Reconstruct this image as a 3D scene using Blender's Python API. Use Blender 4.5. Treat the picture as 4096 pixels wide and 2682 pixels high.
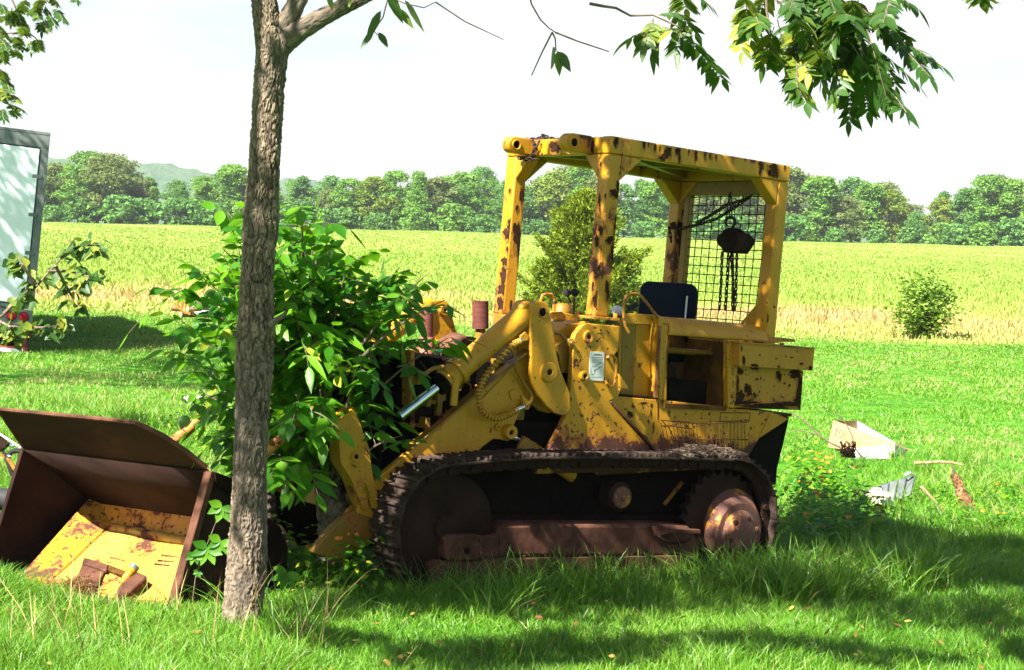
import bpy, bmesh, math, random
import numpy as np
from mathutils import Vector, Matrix
for o in list(bpy.data.objects): bpy.data.objects.remove(o)
C = bpy.context.scene
COL = C.collection
R = math.radians
rng = np.random.default_rng(7)
random.seed(7)

# ---------------------------------------------------------------- camera
F_PX, CX, CY = 1738., 512., 335.          # focal length and centre of a 1024 px wide frame
EYE = 2.1                                  # eye height over the ground the machine stands on
rho = math.atan(.0235); pit = math.atan((335-234)/F_PX)
_X = np.array([math.cos(rho), math.sin(rho), 0])
_Z = np.array([math.sin(rho)*math.cos(pit), -math.cos(rho)*math.cos(pit), -math.sin(pit)])
_Y = np.cross(_Z, _X)
WC = np.stack([_X, _Y, _Z])                # camera (right, down, forward) -> world
cam_d = bpy.data.cameras.new('camera'); cam = bpy.data.objects.new('camera', cam_d); COL.objects.link(cam)
cam_d.sensor_width = 36; cam_d.lens = F_PX/1024*36; cam_d.clip_start = .1; cam_d.clip_end = 6000
cr, cu, cb = WC @ [1, 0, 0], WC @ [0, -1, 0], WC @ [0, 0, -1]
cam.matrix_world = Matrix(((cr[0], cu[0], cb[0], 0), (cr[1], cu[1], cb[1], 0), (cr[2], cu[2], cb[2], EYE), (0, 0, 0, 1)))
C.camera = cam
# ---------------------------------------------------------------- sun, sky, exposure
SUN_AZ, SUN_EL = R(40), R(48)              # azimuth: left of straight behind the camera
SUN = np.array([-math.sin(SUN_AZ)*math.cos(SUN_EL), -math.cos(SUN_AZ)*math.cos(SUN_EL), math.sin(SUN_EL)])
sd = bpy.data.lights.new('sun', 'SUN'); sd.energy = 5.0; sd.angle = R(.5); sd.color = (1, .95, .86)
so = bpy.data.objects.new('sun', sd); COL.objects.link(so)
so.rotation_euler = Vector(SUN).to_track_quat('Z', 'Y').to_euler()
world = bpy.data.worlds.new('World'); C.world = world; world.use_nodes = True
wt = world.node_tree; wn = wt.nodes; wl = wt.links; wn.clear()
sky = wn.new('ShaderNodeTexSky'); sky.sky_type = 'NISHITA'; sky.sun_disc = False
sky.sun_elevation = SUN_EL; sky.sun_rotation = math.atan2(SUN[0], SUN[1]); sky.air_density = 1.; sky.dust_density = 1.5
tc = wn.new('ShaderNodeTexCoord'); mp = wn.new('ShaderNodeMapping'); mp.inputs['Scale'].default_value = (1, 1, 4.5)
nz = wn.new('ShaderNodeTexNoise'); nz.inputs['Scale'].default_value = 4.2; nz.inputs['Detail'].default_value = 7; nz.inputs['Roughness'].default_value = .55
rp = wn.new('ShaderNodeValToRGB'); rp.color_ramp.elements[0].position = .38; rp.color_ramp.elements[1].position = .60
rp.color_ramp.elements[0].color = (.42, .42, .42, 1); rp.color_ramp.elements[1].color = (1, 1, 1, 1)
mx = wn.new('ShaderNodeMixRGB'); mx.inputs['Color2'].default_value = (5.5, 5.65, 5.7, 1)
bg = wn.new('ShaderNodeBackground'); bg.inputs['Strength'].default_value = .042
wo = wn.new('ShaderNodeOutputWorld')
wl.new(tc.outputs['Generated'], mp.inputs['Vector']); wl.new(mp.outputs[0], nz.inputs['Vector']); wl.new(nz.outputs['Fac'], rp.inputs[0])
sx_ = wn.new('ShaderNodeSeparateXYZ'); wl.new(tc.outputs['Generated'], sx_.inputs[0]); er_ = wn.new('ShaderNodeMapRange'); wl.new(sx_.outputs[2], er_.inputs[0])
for i_, x_ in enumerate((.17, .34, 1, .0)): er_.inputs[i_+1].default_value = x_
mm_ = wn.new('ShaderNodeMath'); mm_.operation = 'MULTIPLY'; wl.new(rp.outputs[0], mm_.inputs[0]); wl.new(er_.outputs[0], mm_.inputs[1]); wl.new(mm_.outputs[0], mx.inputs['Fac']); wl.new(sky.outputs[0], mx.inputs['Color1']); wl.new(mx.outputs[0], bg.inputs['Color']); wl.new(bg.outputs[0], wo.inputs[0])
C.view_settings.view_transform = 'Standard'; C.view_settings.look = 'None'
C.view_settings.exposure = 2.2; C.view_settings.gamma = 1; C.view_settings.use_curve_mapping = False
C.render.engine = 'CYCLES'
C.cycles.use_denoising = True
C.cycles.max_bounces = 7; C.cycles.diffuse_bounces = 3; C.cycles.glossy_bounces = 3; C.cycles.transmission_bounces = 4; C.cycles.transparent_max_bounces = 6
C.cycles.volume_bounces = 0; C.cycles.sample_clamp_indirect = 6

# ---------------------------------------------------------------- frames of reference
def nrm(v): v = np.asarray(v, float); return v/np.linalg.norm(v)
_er = nrm([2338, 179, 1738]); _ef = nrm([-1282, -137, 1738])
_up = nrm(np.cross(_ef, _er)); _up = -_up if _up[1] > 0 else _up
_ef = nrm(np.cross(_er, _up)); _ef = _ef if _ef[2] > 0 else -_ef
MD = 11.3
MO = np.array([99.8/F_PX*MD, -199.4/F_PX*MD, MD]) - 2.88*_up     # machine origin: under the canopy's near front corner, at track bottom
MM = np.stack([_er, _ef, _up], 1)          # machine axes: rearwards, to the far side, up
RG = {0: (0, 0, 1.), 1: (475, 112.5, .14706), 2: (375, 287.5, .1123), 3: (550, 287.5, .12035), 4: (350, 437.5, .19958),
      5: (0, 387.5, .1604), 6: (262.5, 400, .1204), 7: (650, 475, .07353), 9: (0, 0, .43043)}
def ray(r, u, v):
    a, b, s = RG[r]; return np.array([(a+u*s-CX)/F_PX, (b+v*s-CY)/F_PX, 1.])
def L(r, u, v, X=None, Y=None, Z=None):    # a traced point -> machine coordinates on a machine plane
    d = MM.T @ ray(r, u, v); o = MM.T @ (-MO)
    ax, val = (0, X) if X is not None else (1, Y) if Y is not None else (2, Z)
    return o+(val-o[ax])/d[ax]*d
def W(c): return WC @ np.asarray(c, float)+np.array([0, 0, EYE])
def M2W(p): return W(MO+MM @ np.asarray(p, float))
def D(px, py, depth): return W(ray(0, px, py)*depth)             # a point of the view at a real distance
_b0 = np.array([(206-CX)/F_PX*10, (470-CY)/F_PX*10, 10.]); _b1 = nrm([-.80, -.037, .60]); _b3 = nrm([.186, -.965, .186]); _b3 = nrm(_b3-(_b3 @ _b1)*_b1); _b2 = np.cross(_b1, _b3); _b2 = _b2 if _b2[2] > 0 else -_b2
_bc = WC @ (_b0-.97*_b3); _v1 = WC @ _b1; _v2 = WC @ _b2; _h1 = _v1[:2]/np.linalg.norm(_v1[:2]); _h2 = _v2[:2]/np.linalg.norm(_v2[:2]); _bh = (*_h1, *_h2); _bs = (_v1[2]/np.linalg.norm(_v1[:2]), _v2[2]/np.linalg.norm(_v2[:2]))
def terr(x, y):                            # the ground
    x = np.asarray(x, float); y = np.asarray(y, float)
    z = -2.11-.06*np.clip(x+.6, -2.2, 2.6)-.044*np.clip(y-10, -4, 3)
    t = np.clip((y-70)/230, 0, 1); z = z+t*t*(3-2*t)*2.25
    z = z+.02*np.sin(x*1.3+y*.7)+.015*np.sin(x*2.9-y*1.7)+np.clip((y-16)/30, 0, 1)*.05*np.sin(x*.31+1+y*.13)
    z = z-.085*np.exp(-((x+2.0)**2+(y-8.8)**2)/3.)
    bl = (x-_bc[0])*_bh[0]+(y-_bc[1])*_bh[1]; bw = (x-_bc[0])*_bh[2]+(y-_bc[1])*_bh[3]     # hollow the bucket has sunk into
    m = 1/(1+np.exp(-(bl+.12)/.05))/(1+np.exp((bl-1.95)/.08))/(1+np.exp(-(bw+.42)/.06))/(1+np.exp((bw-.95)/.08))
    zb = _bc[2]+_bs[0]*bl+_bs[1]*bw; z = z+m*np.minimum(0, zb-z)
    return z+EYE
def G(px, py):                             # ground point seen at a pixel
    d = W(ray(0, px, py)) - np.array([0, 0, EYE]); lo, hi = 2., 900.
    for t in np.geomspace(3, 900, 900):
        p = d*t
        if p[2]+EYE < terr(p[0], p[1]): break
        lo = t
    p = d*lo; return np.array([p[0], p[1], float(terr(p[0], p[1]))])
TW = Matrix.Identity(4)
_m = WC @ MM; _o = W(MO)
MWM = Matrix(((*_m[0], _o[0]), (*_m[1], _o[1]), (*_m[2], _o[2]), (0, 0, 0, 1)))

# ---------------------------------------------------------------- objects
def tag(o, label=None, cat=None, group=None, kind=None):
    if label: o['label'] = label
    if cat: o['category'] = cat
    if group: o['group'] = group
    if kind: o['kind'] = kind
    return o
def empty(name, mw=None, **k):
    o = bpy.data.objects.new(name, None); COL.objects.link(o); o.empty_display_size = .1
    if mw is not None: o.matrix_world = mw
    return tag(o, **k)
def at(p, rz=0): return Matrix.Translation(Vector(p)) @ Matrix.Rotation(rz, 4, 'Z')
class MB:
    def __init__(s): s.v = []; s.f = []
    def add(s, vs, fs):
        n = len(s.v); s.v += [tuple(map(float, p)) for p in vs]; s.f += [tuple(i+n for i in f) for f in fs]; return s
    def box(s, a, b):
        x0, y0, z0 = a; x1, y1, z1 = b
        return s.add([(x, y, z) for z in (z0, z1) for x, y in ((x0, y0), (x1, y0), (x1, y1), (x0, y1))],
                     [(3, 2, 1, 0), (4, 5, 6, 7), (0, 1, 5, 4), (1, 2, 6, 5), (2, 3, 7, 6), (3, 0, 4, 7)])
    def ext(s, pts, vec):
        n = len(pts); p = [np.asarray(q, float) for q in pts]; v = np.asarray(vec, float)
        nn = sum((np.cross(p[i], p[(i+1) % n]) for i in range(n)), np.zeros(3))
        if nn @ v > 0: p = p[::-1]
        return s.add(p+[q+v for q in p], [tuple(range(n)), tuple(range(2*n-1, n-1, -1))]+[((i+1) % n, i, i+n, (i+1) % n+n) for i in range(n)])
    def tube(s, pts, r, n=8, closed=False, cap=True):
        P = [np.asarray(p, float) for p in pts]; m = len(P); rr = r if hasattr(r, '__len__') else [r]*m
        vs = []; prev = None
        for i in range(m):
            a = P[(i-1) % m] if closed or i > 0 else P[0]; b = P[(i+1) % m] if closed or i < m-1 else P[-1]
            t = nrm(b-a)
            if prev is None: prev = nrm(np.cross(t, [0, 0, 1] if abs(t[2]) < .9 else [1, 0, 0]))
            u = nrm(prev-(prev @ t)*t); w = np.cross(t, u); prev = u
            for k in range(n):
                an = 2*math.pi*k/n; vs.append(P[i]+rr[i]*(math.cos(an)*u+math.sin(an)*w))
        fs = []
        for i in range(m if closed else m-1):
            j = (i+1) % m
            fs += [(i*n+k, i*n+(k+1) % n, j*n+(k+1) % n, j*n+k) for k in range(n)]
        if cap and not closed: fs += [tuple(range(n-1, -1, -1)), tuple((m-1)*n+k for k in range(n))]
        return s.add(vs, fs)
    def lathe(s, c, ax, prof, n=24):       # prof: (distance along ax, radius)
        ax = nrm(ax); u = nrm(np.cross(ax, [0, 0, 1] if abs(ax[2]) < .9 else [1, 0, 0])); w = np.cross(ax, u); c = np.asarray(c, float)
        vs = [c+ax*h+r*(math.cos(2*math.pi*k/n)*u+math.sin(2*math.pi*k/n)*w) for h, r in prof for k in range(n)]
        m = len(prof); fs = [(i*n+k, i*n+(k+1) % n, (i+1)*n+(k+1) % n, (i+1)*n+k) for i in range(m-1) for k in range(n)]
        fs += [tuple(range(n-1, -1, -1)), tuple((m-1)*n+k for k in range(n))]
        return s.add(vs, fs)
    def build(s, name, m, parent=None, bevel=0, smooth=35, mw=None):
        me = bpy.data.meshes.new(name); me.from_pydata(s.v, [], s.f)
        bm = bmesh.new(); bm.from_mesh(me); bmesh.ops.recalc_face_normals(bm, faces=bm.faces); bm.to_mesh(me); bm.free()
        for q in (m if isinstance(m, (list, tuple)) else [m]): me.materials.append(q)
        me.shade_smooth(); me.set_sharp_from_angle(angle=R(smooth))
        o = bpy.data.objects.new(name, me); COL.objects.link(o)
        if mw is not None: o.matrix_world = mw
        if parent: o.parent = parent
        if bevel:
            b = o.modifiers.new('bevel', 'BEVEL'); b.width = bevel; b.segments = 2; b.limit_method = 'ANGLE'; b.angle_limit = R(40)
        return o
def npmesh(name, V, faces, mat, parent=None, attrs={}, smooth=True):   # faces: list of index arrays (n,k)
    me = bpy.data.meshes.new(name); V = np.asarray(V, np.float32); me.vertices.add(len(V)); me.vertices.foreach_set('co', V.ravel())
    li = np.concatenate([f.ravel() for f in faces]).astype(np.int32); lt = np.concatenate([np.full(len(f), f.shape[1]) for f in faces]).astype(np.int32)
    ls = np.concatenate([[0], np.cumsum(lt)[:-1]]).astype(np.int32)
    me.loops.add(len(li)); me.loops.foreach_set('vertex_index', li); me.polygons.add(len(lt)); me.polygons.foreach_set('loop_start', ls)
    try: me.polygons.foreach_set('loop_total', lt)
    except Exception: pass
    me.update(calc_edges=True)
    for k, a in attrs.items(): at_ = me.attributes.new(k, 'FLOAT', 'POINT'); at_.data.foreach_set('value', np.asarray(a, np.float32))
    if smooth: me.shade_smooth()
    for q in (mat if isinstance(mat, (list, tuple)) else [mat]): me.materials.append(q)
    o = bpy.data.objects.new(name, me); COL.objects.link(o)
    if parent: o.parent = parent
    return o
def copy_tree(o, parent=None):
    c = o.copy(); COL.objects.link(c); c.parent = parent
    for ch in list(o.children): copy_tree(ch, c)
    return c

# ---------------------------------------------------------------- materials
def newmat(name):
    m = bpy.data.materials.new(name); m.use_nodes = True; t = m.node_tree; b = t.nodes['Principled BSDF']; return m, t, t.nodes, t.links, b
def noise(n, l, vec, scale, det=6, rough=.6, sc=None):
    if sc:
        q = n.new('ShaderNodeMapping'); q.inputs['Scale'].default_value = sc; l.new(vec, q.inputs['Vector']); vec = q.outputs[0]
    z = n.new('ShaderNodeTexNoise'); z.inputs['Scale'].default_value = scale; z.inputs['Detail'].default_value = det; z.inputs['Roughness'].default_value = rough
    l.new(vec, z.inputs['Vector']); return z.outputs['Fac']
def ramp(n, l, fac, stops, interp='LINEAR'):
    r = n.new('ShaderNodeValToRGB'); r.color_ramp.interpolation = interp; e = r.color_ramp.elements
    while len(e) < len(stops): e.new(.5)
    for i, (p, c) in enumerate(stops):
        e[i].position = p; e[i].color = (*c, 1) if hasattr(c, '__len__') else (c, c, c, 1)
    if fac is not None: l.new(fac, r.inputs[0])
    return r.outputs[0]
def mth(n, l, op, a, b=None, clamp=False):
    q = n.new('ShaderNodeMath'); q.operation = op; q.use_clamp = clamp
    for i, x in enumerate((a, b)):
        if x is None: continue
        if isinstance(x, (int, float)): q.inputs[i].default_value = x
        else: l.new(x, q.inputs[i])
    return q.outputs[0]
def mixc(n, l, f, a, b, mode='MIX'):
    q = n.new('ShaderNodeMixRGB'); q.blend_type = mode
    for i, x in enumerate((f, a, b)):
        if isinstance(x, (int, float)): q.inputs[i].default_value = x
        elif isinstance(x, tuple): q.inputs[i].default_value = (*x, 1)
        else: l.new(x, q.inputs[i])
    return q.outputs[0]
def bump(n, l, b, h, s=.3, d=.01):
    q = n.new('ShaderNodeBump'); q.inputs['Strength'].default_value = s; q.inputs['Distance'].default_value = d; l.new(h, q.inputs['Height']); l.new(q.outputs[0], b.inputs['Normal'])
YEL = (.42, .198, .006)
def paint(name, amt=0., zr=None, streak=.0, base=YEL, spots=.0, zr2=None, scale=3.2, rustc=(.045, .018, .010)):
    m, t, n, l, b = newmat(name); tc = n.new('ShaderNodeTexCoord').outputs['Object']
    big = noise(n, l, tc, scale, 9, .68)
    stk = noise(n, l, tc, 16, 4, .5, (1, 1, .13)); fine = noise(n, l, tc, 60, 4, .6); soft = noise(n, l, tc, 1.6, 4, .5)
    v = mth(n, l, 'ADD', big, amt)
    v = mth(n, l, 'ADD', v, mth(n, l, 'MULTIPLY', mth(n, l, 'SUBTRACT', stk, .5), streak))
    v = mth(n, l, 'ADD', v, mth(n, l, 'MULTIPLY', mth(n, l, 'SUBTRACT', fine, .5), .13))
    z = n.new('ShaderNodeSeparateXYZ'); l.new(tc, z.inputs[0])
    for q in (zr, zr2):
        if q:
            mr = n.new('ShaderNodeMapRange'); l.new(z.outputs[2], mr.inputs[0])
            for i, x in enumerate((q[0], q[1], 0, q[2])): mr.inputs[i+1].default_value = x
            v = mth(n, l, 'ADD', v, mr.outputs[0])
    if spots:
        sp = noise(n, l, tc, 34, 3, .5); s2 = ramp(n, l, sp, [(.70-spots*.1, 0), (.74-spots*.1, .25)]); v = mth(n, l, 'ADD', v, s2)
    col = mixc(n, l, ramp(n, l, soft, [(.35, 0), (.7, .55)]), base, (base[0]*1.08, base[1]*1.12, base[2]*1.9))
    col = mixc(n, l, ramp(n, l, mth(n, l, 'MULTIPLY', stk, fine), [(.22, 0), (.42, .45)]), col, (base[0]*.55, base[1]*.45, base[2]*.6))
    col = mixc(n, l, ramp(n, l, v, [(.585, 0), (.655, 1)]), col, (.30, .095, .018))
    col = mixc(n, l, ramp(n, l, v, [(.655, 0), (.675, 1)]), col, mixc(n, l, fine, rustc, (rustc[0]*2.2, rustc[1]*1.8, rustc[2]*1.6)))
    l.new(col, b.inputs['Base Color']); l.new(ramp(n, l, v, [(.6, .46), (.68, .85)]), b.inputs['Roughness'])
    b.inputs['Specular IOR Level'].default_value = .35
    bump(n, l, b, mth(n, l, 'ADD', mth(n, l, 'MULTIPLY', ramp(n, l, v, [(.63, 1), (.67, 0)]), .6), mth(n, l, 'MULTIPLY', fine, .5)), .5, .004)
    return m
def flat(name, c1, c2, scale=8, rough=.8, metal=0., bs=.3, bd=.004, det=7, sc=None, spec=.12, coord='Object', c3=None):
    m, t, n, l, b = newmat(name); tc = n.new('ShaderNodeTexCoord').outputs[coord]
    f = noise(n, l, tc, scale, det, .65, sc); st = [(.35, c1), (.65, c2)]
    if c3: st.append((.78, c3))
    l.new(ramp(n, l, f, st), b.inputs['Base Color']); b.inputs['Roughness'].default_value = rough; b.inputs['Metallic'].default_value = metal
    b.inputs['Specular IOR Level'].default_value = spec
    bump(n, l, b, noise(n, l, tc, scale*5, 5, .6, sc), bs, bd); return m
def leafmat(name, stops, trans=.4, rough=.45, spec=.3, tcol=(.22, .42, .02)):
    m, t, n, l, b = newmat(name); a = n.new('ShaderNodeAttribute'); a.attribute_name = 'tint'
    c = ramp(n, l, a.outputs['Fac'], stops); l.new(c, b.inputs['Base Color']); b.inputs['Roughness'].default_value = rough; b.inputs['Specular IOR Level'].default_value = spec
    if trans:
        tr = n.new('ShaderNodeBsdfTranslucent'); l.new(mixc(n, l, .55, c, tcol, 'MIX'), tr.inputs['Color'])
        ms = n.new('ShaderNodeMixShader'); ms.inputs[0].default_value = trans; out = n['Material Output']
        l.new(b.outputs[0], ms.inputs[1]); l.new(tr.outputs[0], ms.inputs[2]); l.new(ms.outputs[0], out.inputs['Surface'])
    return m
M = {}
M['yellow'] = paint('yellow_paint', -.02, spots=.4, streak=.05)
M['yellow_post'] = paint('yellow_paint_flaking', -.01, zr=(2.66, 2.3, .11), zr2=(2.0, 1.72, .04), streak=.26, spots=.3, scale=4.2)
M['yellow_beam'] = paint('yellow_paint_streaked', -.02, zr=(2.79, 2.9, .13), streak=.5, spots=.2)
M['yellow_hull'] = paint('yellow_paint_rust_foot', -.045, zr=(1.02, .86, .24), streak=.20, spots=1.0)
M['yellow_box'] = paint('yellow_paint_peeling', -.03, zr=(1.38, 1.2, .10), streak=.05, spots=.6, base=(.38, .17, .008))
M['yellow_dull'] = paint('dull_shaded_yellow_paint', .02, streak=.1, spots=.5, base=(.20, .105, .007))  # dull yellow, its base darkened to carry deep shade
M['rust_yellow'] = paint('rust_with_yellow_left', .22, streak=.3, spots=.6, base=(.36, .19, .01), rustc=(.07, .036, .028))
M['rod'] = paint('rusty_yellow_rod', .13, spots=1., base=(.40, .20, .03), scale=7)
M['rust'] = flat('brown_rust', (.035, .014, .009), (.125, .055, .034), 5, .85, bs=.6, c3=(.22, .10, .045))
M['inner'] = flat('shaded_rusty_inside', (.04, .018, .005), (.14, .062, .010), 4, .9, bs=.5)  # rust brown with the battery box's deep shade put into the colour
M['halo'] = flat('orange_rust_stain', (.20, .085, .012), (.30, .14, .018), 12, .85, bs=.4, c3=(.12, .04, .012))
M['scab'] = flat('dark_rust_scab', (.018, .008, .005), (.045, .018, .010), 22, .95, bs=.8, c3=(.14, .045, .012))
M['rust_dark'] = flat('dark_rust', (.010, .005, .0035), (.030, .015, .010), 4, .9, bs=.4)
M['rust_orange'] = paint('orange_rust_paint', .05, streak=.2, spots=1., base=(.34, .15, .01))
M['track'] = flat('track_steel', (.018, .011, .008), (.065, .045, .036), 9, .85, bs=.8, c3=(.26, .24, .22))
M['black'] = flat('grime_and_shade_black', (.004, .0035, .003), (.012, .009, .007), 6, .9, spec=.04)  # also stands for the shade on the rear hull and in holes
M['rubber'] = flat('black_rubber', (.012, .012, .013), (.03, .03, .032), 6, .6)
M['navy'] = flat('navy_vinyl', (.003, .006, .014), (.006, .010, .022), 6, .8, spec=.06)
M['chrome'] = flat('chrome', (.55, .6, .66), (.7, .73, .76), 6, .12, 1., bs=.02)
M['chain'] = flat('chain_steel', (.02, .014, .012), (.05, .032, .026), 20, .7, .3)
M['pipe'] = flat('primer_brown', (.11, .035, .028), (.17, .06, .045), 10, .6)
M['red_oxide'] = flat('faded_red', (.38, .12, .085), (.48, .18, .13), 8, .6)
M['plate_label'] = flat('weathered_white_metal', (.40, .45, .43), (.52, .56, .54), 5, .5)
M['ink'] = flat('dark_ink', (.03, .03, .03), (.05, .05, .05), 5, .7)
M['ink_faint'] = flat('faint_ink', (.10, .08, .05), (.16, .13, .09), 5, .7)
M['card'] = flat('cardboard', (.33, .185, .085), (.40, .235, .115), 3, .85, bs=.1)
M['white'] = flat('white_paint', (.48, .48, .46), (.62, .62, .6), 3, .6)
M['alu'] = flat('weathered_aluminium', (.11, .125, .125), (.20, .215, .21), 3, .5, .4, bs=.1)
M['red'] = flat('red_lens', (.30, .006, .01), (.4, .012, .02), 5, .25)
M['redpaint'] = flat('red_white_flaked', (.32, .035, .02), (.38, .06, .03), 9, .7, c3=(.6, .6, .58))
M['wood'] = flat('dry_wood', (.22, .13, .07), (.40, .27, .16), 12, .85, sc=(1, 1, .2))
M['rot'] = flat('rotten_wood', (.10, .045, .02), (.30, .16, .08), 9, .9, bs=.8, bd=.02)
M['straw'] = flat('straw', (.40, .27, .13), (.58, .43, .24), 30, .85)
M['grey_cloth'] = flat('grey_plastic', (.35, .36, .36), (.6, .6, .6), 5, .6)
M['twig'] = flat('twig_bark', (.10, .07, .05), (.2, .15, .11), 20, .85)
G1, G2, G3 = (.014, .085, .004), (.14, .33, .014), (.11, .30, .03)
M['leaf'] = leafmat('bush_leaf', [(0, G1), (.45, (.035, .15, .007)), (.93, G2), (1, (.30, .34, .03))], .48, .4, .3, tcol=(.20, .50, .01))
M['sapling'] = leafmat('sapling_leaf', [(0, (.07, .16, .015)), (1, (.24, .36, .05))], .35)
M['leaf_young'] = leafmat('hanging_leaf', [(0, (.015, .05, .008)), (.6, (.035, .09, .012)), (.85, (.16, .2, .02)), (1, (.3, .26, .03))], .30, tcol=(.24, .34, .03))
M['grass'] = leafmat('grass_blade', [(0, (.025, .10, .004)), (.5, (.095, .235, .014)), (.85, (.20, .34, .04)), (.96, (.28, .27, .09)), (1, (.38, .30, .14))], .35, .45, .4, tcol=(.26, .44, .025))
M['weed'] = leafmat('field_weed', [(0, (.12, .24, .025)), (.5, (.23, .32, .06)), (.8, (.33, .33, .10)), (1, (.40, .28, .13))], .35, .6, .2, tcol=(.4, .45, .06))
M['crown'] = [leafmat('crown_mid_green', [(0, (.065, .17, .025)), (1, (.17, .31, .05))], .25, .7, .1),
              leafmat('crown_yellow_green', [(0, (.10, .16, .018)), (1, (.20, .25, .035))], .25, .7, .1),
              leafmat('crown_blue_green', [(0, (.045, .13, .03)), (1, (.12, .25, .06))], .25, .7, .1),
              leafmat('crown_olive', [(0, (.08, .12, .03)), (1, (.17, .20, .065))], .25, .7, .1)]
M['cedar'] = leafmat('cedar_spray', [(0, (.04, .08, .006)), (1, (.20, .26, .018))], .25, .7, .1, tcol=(.28, .34, .02))
M['tan'] = leafmat('dry_stalk', [(0, (.28, .19, .08)), (1, (.5, .38, .18))], .2, .7, .1, tcol=(.4, .3, .1))
def bark():
    m, t, n, l, b = newmat('furrowed_bark'); tc = n.new('ShaderNodeTexCoord').outputs['Object']
    a = n.new('ShaderNodeAttribute'); a.attribute_name = 'ridge'
    f = noise(n, l, tc, 40, 6, .7, (1, 1, .35)); g = noise(n, l, tc, 3, 5, .6, (1, 1, .5))
    c = ramp(n, l, a.outputs['Fac'], [(.05, (.012, .008, .006)), (.35, (.075, .055, .038)), (1, (.27, .215, .15))])
    c = mixc(n, l, ramp(n, l, g, [(.42, 0), (.62, .55)]), c, (.12, .105, .085)); c = mixc(n, l, .5, c, mixc(n, l, f, (.3, .3, .3), (1.7, 1.6, 1.5)), 'MULTIPLY')
    l.new(c, b.inputs['Base Color']); b.inputs['Roughness'].default_value = .9; b.inputs['Specular IOR Level'].default_value = .15; bump(n, l, b, f, .8, .006); return m
M['bark'] = bark()
M['bark_plain'] = flat('grey_bark', (.06, .045, .035), (.17, .14, .11), 14, .9, bs=.8, bd=.01, sc=(1, 1, .3))
def groundmat():
    m, t, n, l, b = newmat('ground_soil_grass'); tc = n.new('ShaderNodeTexCoord').outputs['Object']
    s = n.new('ShaderNodeSeparateXYZ'); l.new(tc, s.inputs[0])
    f = noise(n, l, tc, 2.5, 8, .7); g = noise(n, l, tc, .08, 4, .6)
    lawn = ramp(n, l, f, [(.3, (.02, .08, .006)), (.55, (.05, .17, .012)), (.75, (.12, .22, .03))])
    mt_ = n.new('ShaderNodeMapRange'); l.new(s.outputs[1], mt_.inputs[0])
    for i, x in enumerate((48, 72, .75, 0)): mt_.inputs[i+1].default_value = x
    field = mixc(n, l, mt_.outputs[0], mixc(n, l, g, (.19, .28, .04), (.29, .31, .08)), (.36, .26, .11))
    mr = n.new('ShaderNodeMapRange'); l.new(s.outputs[1], mr.inputs[0])
    for i, x in enumerate((40, 46, 0, 1)): mr.inputs[i+1].default_value = x
    l.new(mixc(n, l, mr.outputs[0], lawn, field), b.inputs['Base Color']); b.inputs['Roughness'].default_value = .95; b.inputs['Specular IOR Level'].default_value = .05
    bump(n, l, b, f, .8, .05); return m
M['ground'] = groundmat()

# ---------------------------------------------------------------- ground
def sheet():
    xs = np.concatenate([np.linspace(-900, -45, 20), np.linspace(-40, -6.4, 68), np.linspace(-6, 5, 140), np.linspace(5.4, 40, 70), np.linspace(45, 900, 20)])
    ys = np.concatenate([[-60, -30, -12, -5], np.linspace(0, 6.5, 20), np.linspace(6.6, 14, 110), np.linspace(14.2, 46, 100), np.geomspace(47, 3600, 60)])
    X, Y = np.meshgrid(xs, ys); Z = terr(X, Y); V = np.stack([X, Y, Z], -1).reshape(-1, 3); w = len(xs)
    i = np.arange(len(ys)-1)[:, None]*w+np.arange(w-1)[None]; i = i.ravel()
    o = npmesh('ground', V, [np.stack([i, i+1, i+w+1, i+w], 1)], M['ground']); tag(o, kind='structure')
sheet()
def hill(name, ridge, y0, dz, seed, m):
    r = np.random.default_rng(seed); xs = np.linspace(-1100, 1100, 420)
    h = np.interp(xs, *zip(*ridge)); h = h+sum(np.sin(xs*f+p)*a for f, p, a in ((.013, 1, 3), (.04, 2, 1.5), (.11, 3, .9)))+r.normal(0, .9, len(xs)); h = np.maximum(h, .5)
    V = []; 
    for k, (dy, s) in enumerate(((0, 0), (60, .45), (140, .8), (230, 1), (420, .75))):
        V += [(x, y0+dy, EYE-1+s*hh+(r.normal(0, 1.3) if 0 < k else 0)) for x, hh in zip(xs, h)]
    w = len(xs); i = (np.arange(4)[:, None]*w+np.arange(w-1)[None]).ravel()
    tag(npmesh(name, V, [np.stack([i, i+1, i+w+1, i+w], 1)], m), kind='structure')
M['hill'] = flat('wooded_hillside', (.03, .07, .03), (.07, .13, .05), .05, .95, bs=1, bd=3., coord='Object')
hill('hills', [(-1100, 42), (-420, 56), (-330, 55), (-230, 50), (-60, 30), (60, 26), (300, 24), (520, 26), (1100, 22)], 1300, 0, 3, M['hill'])

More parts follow.
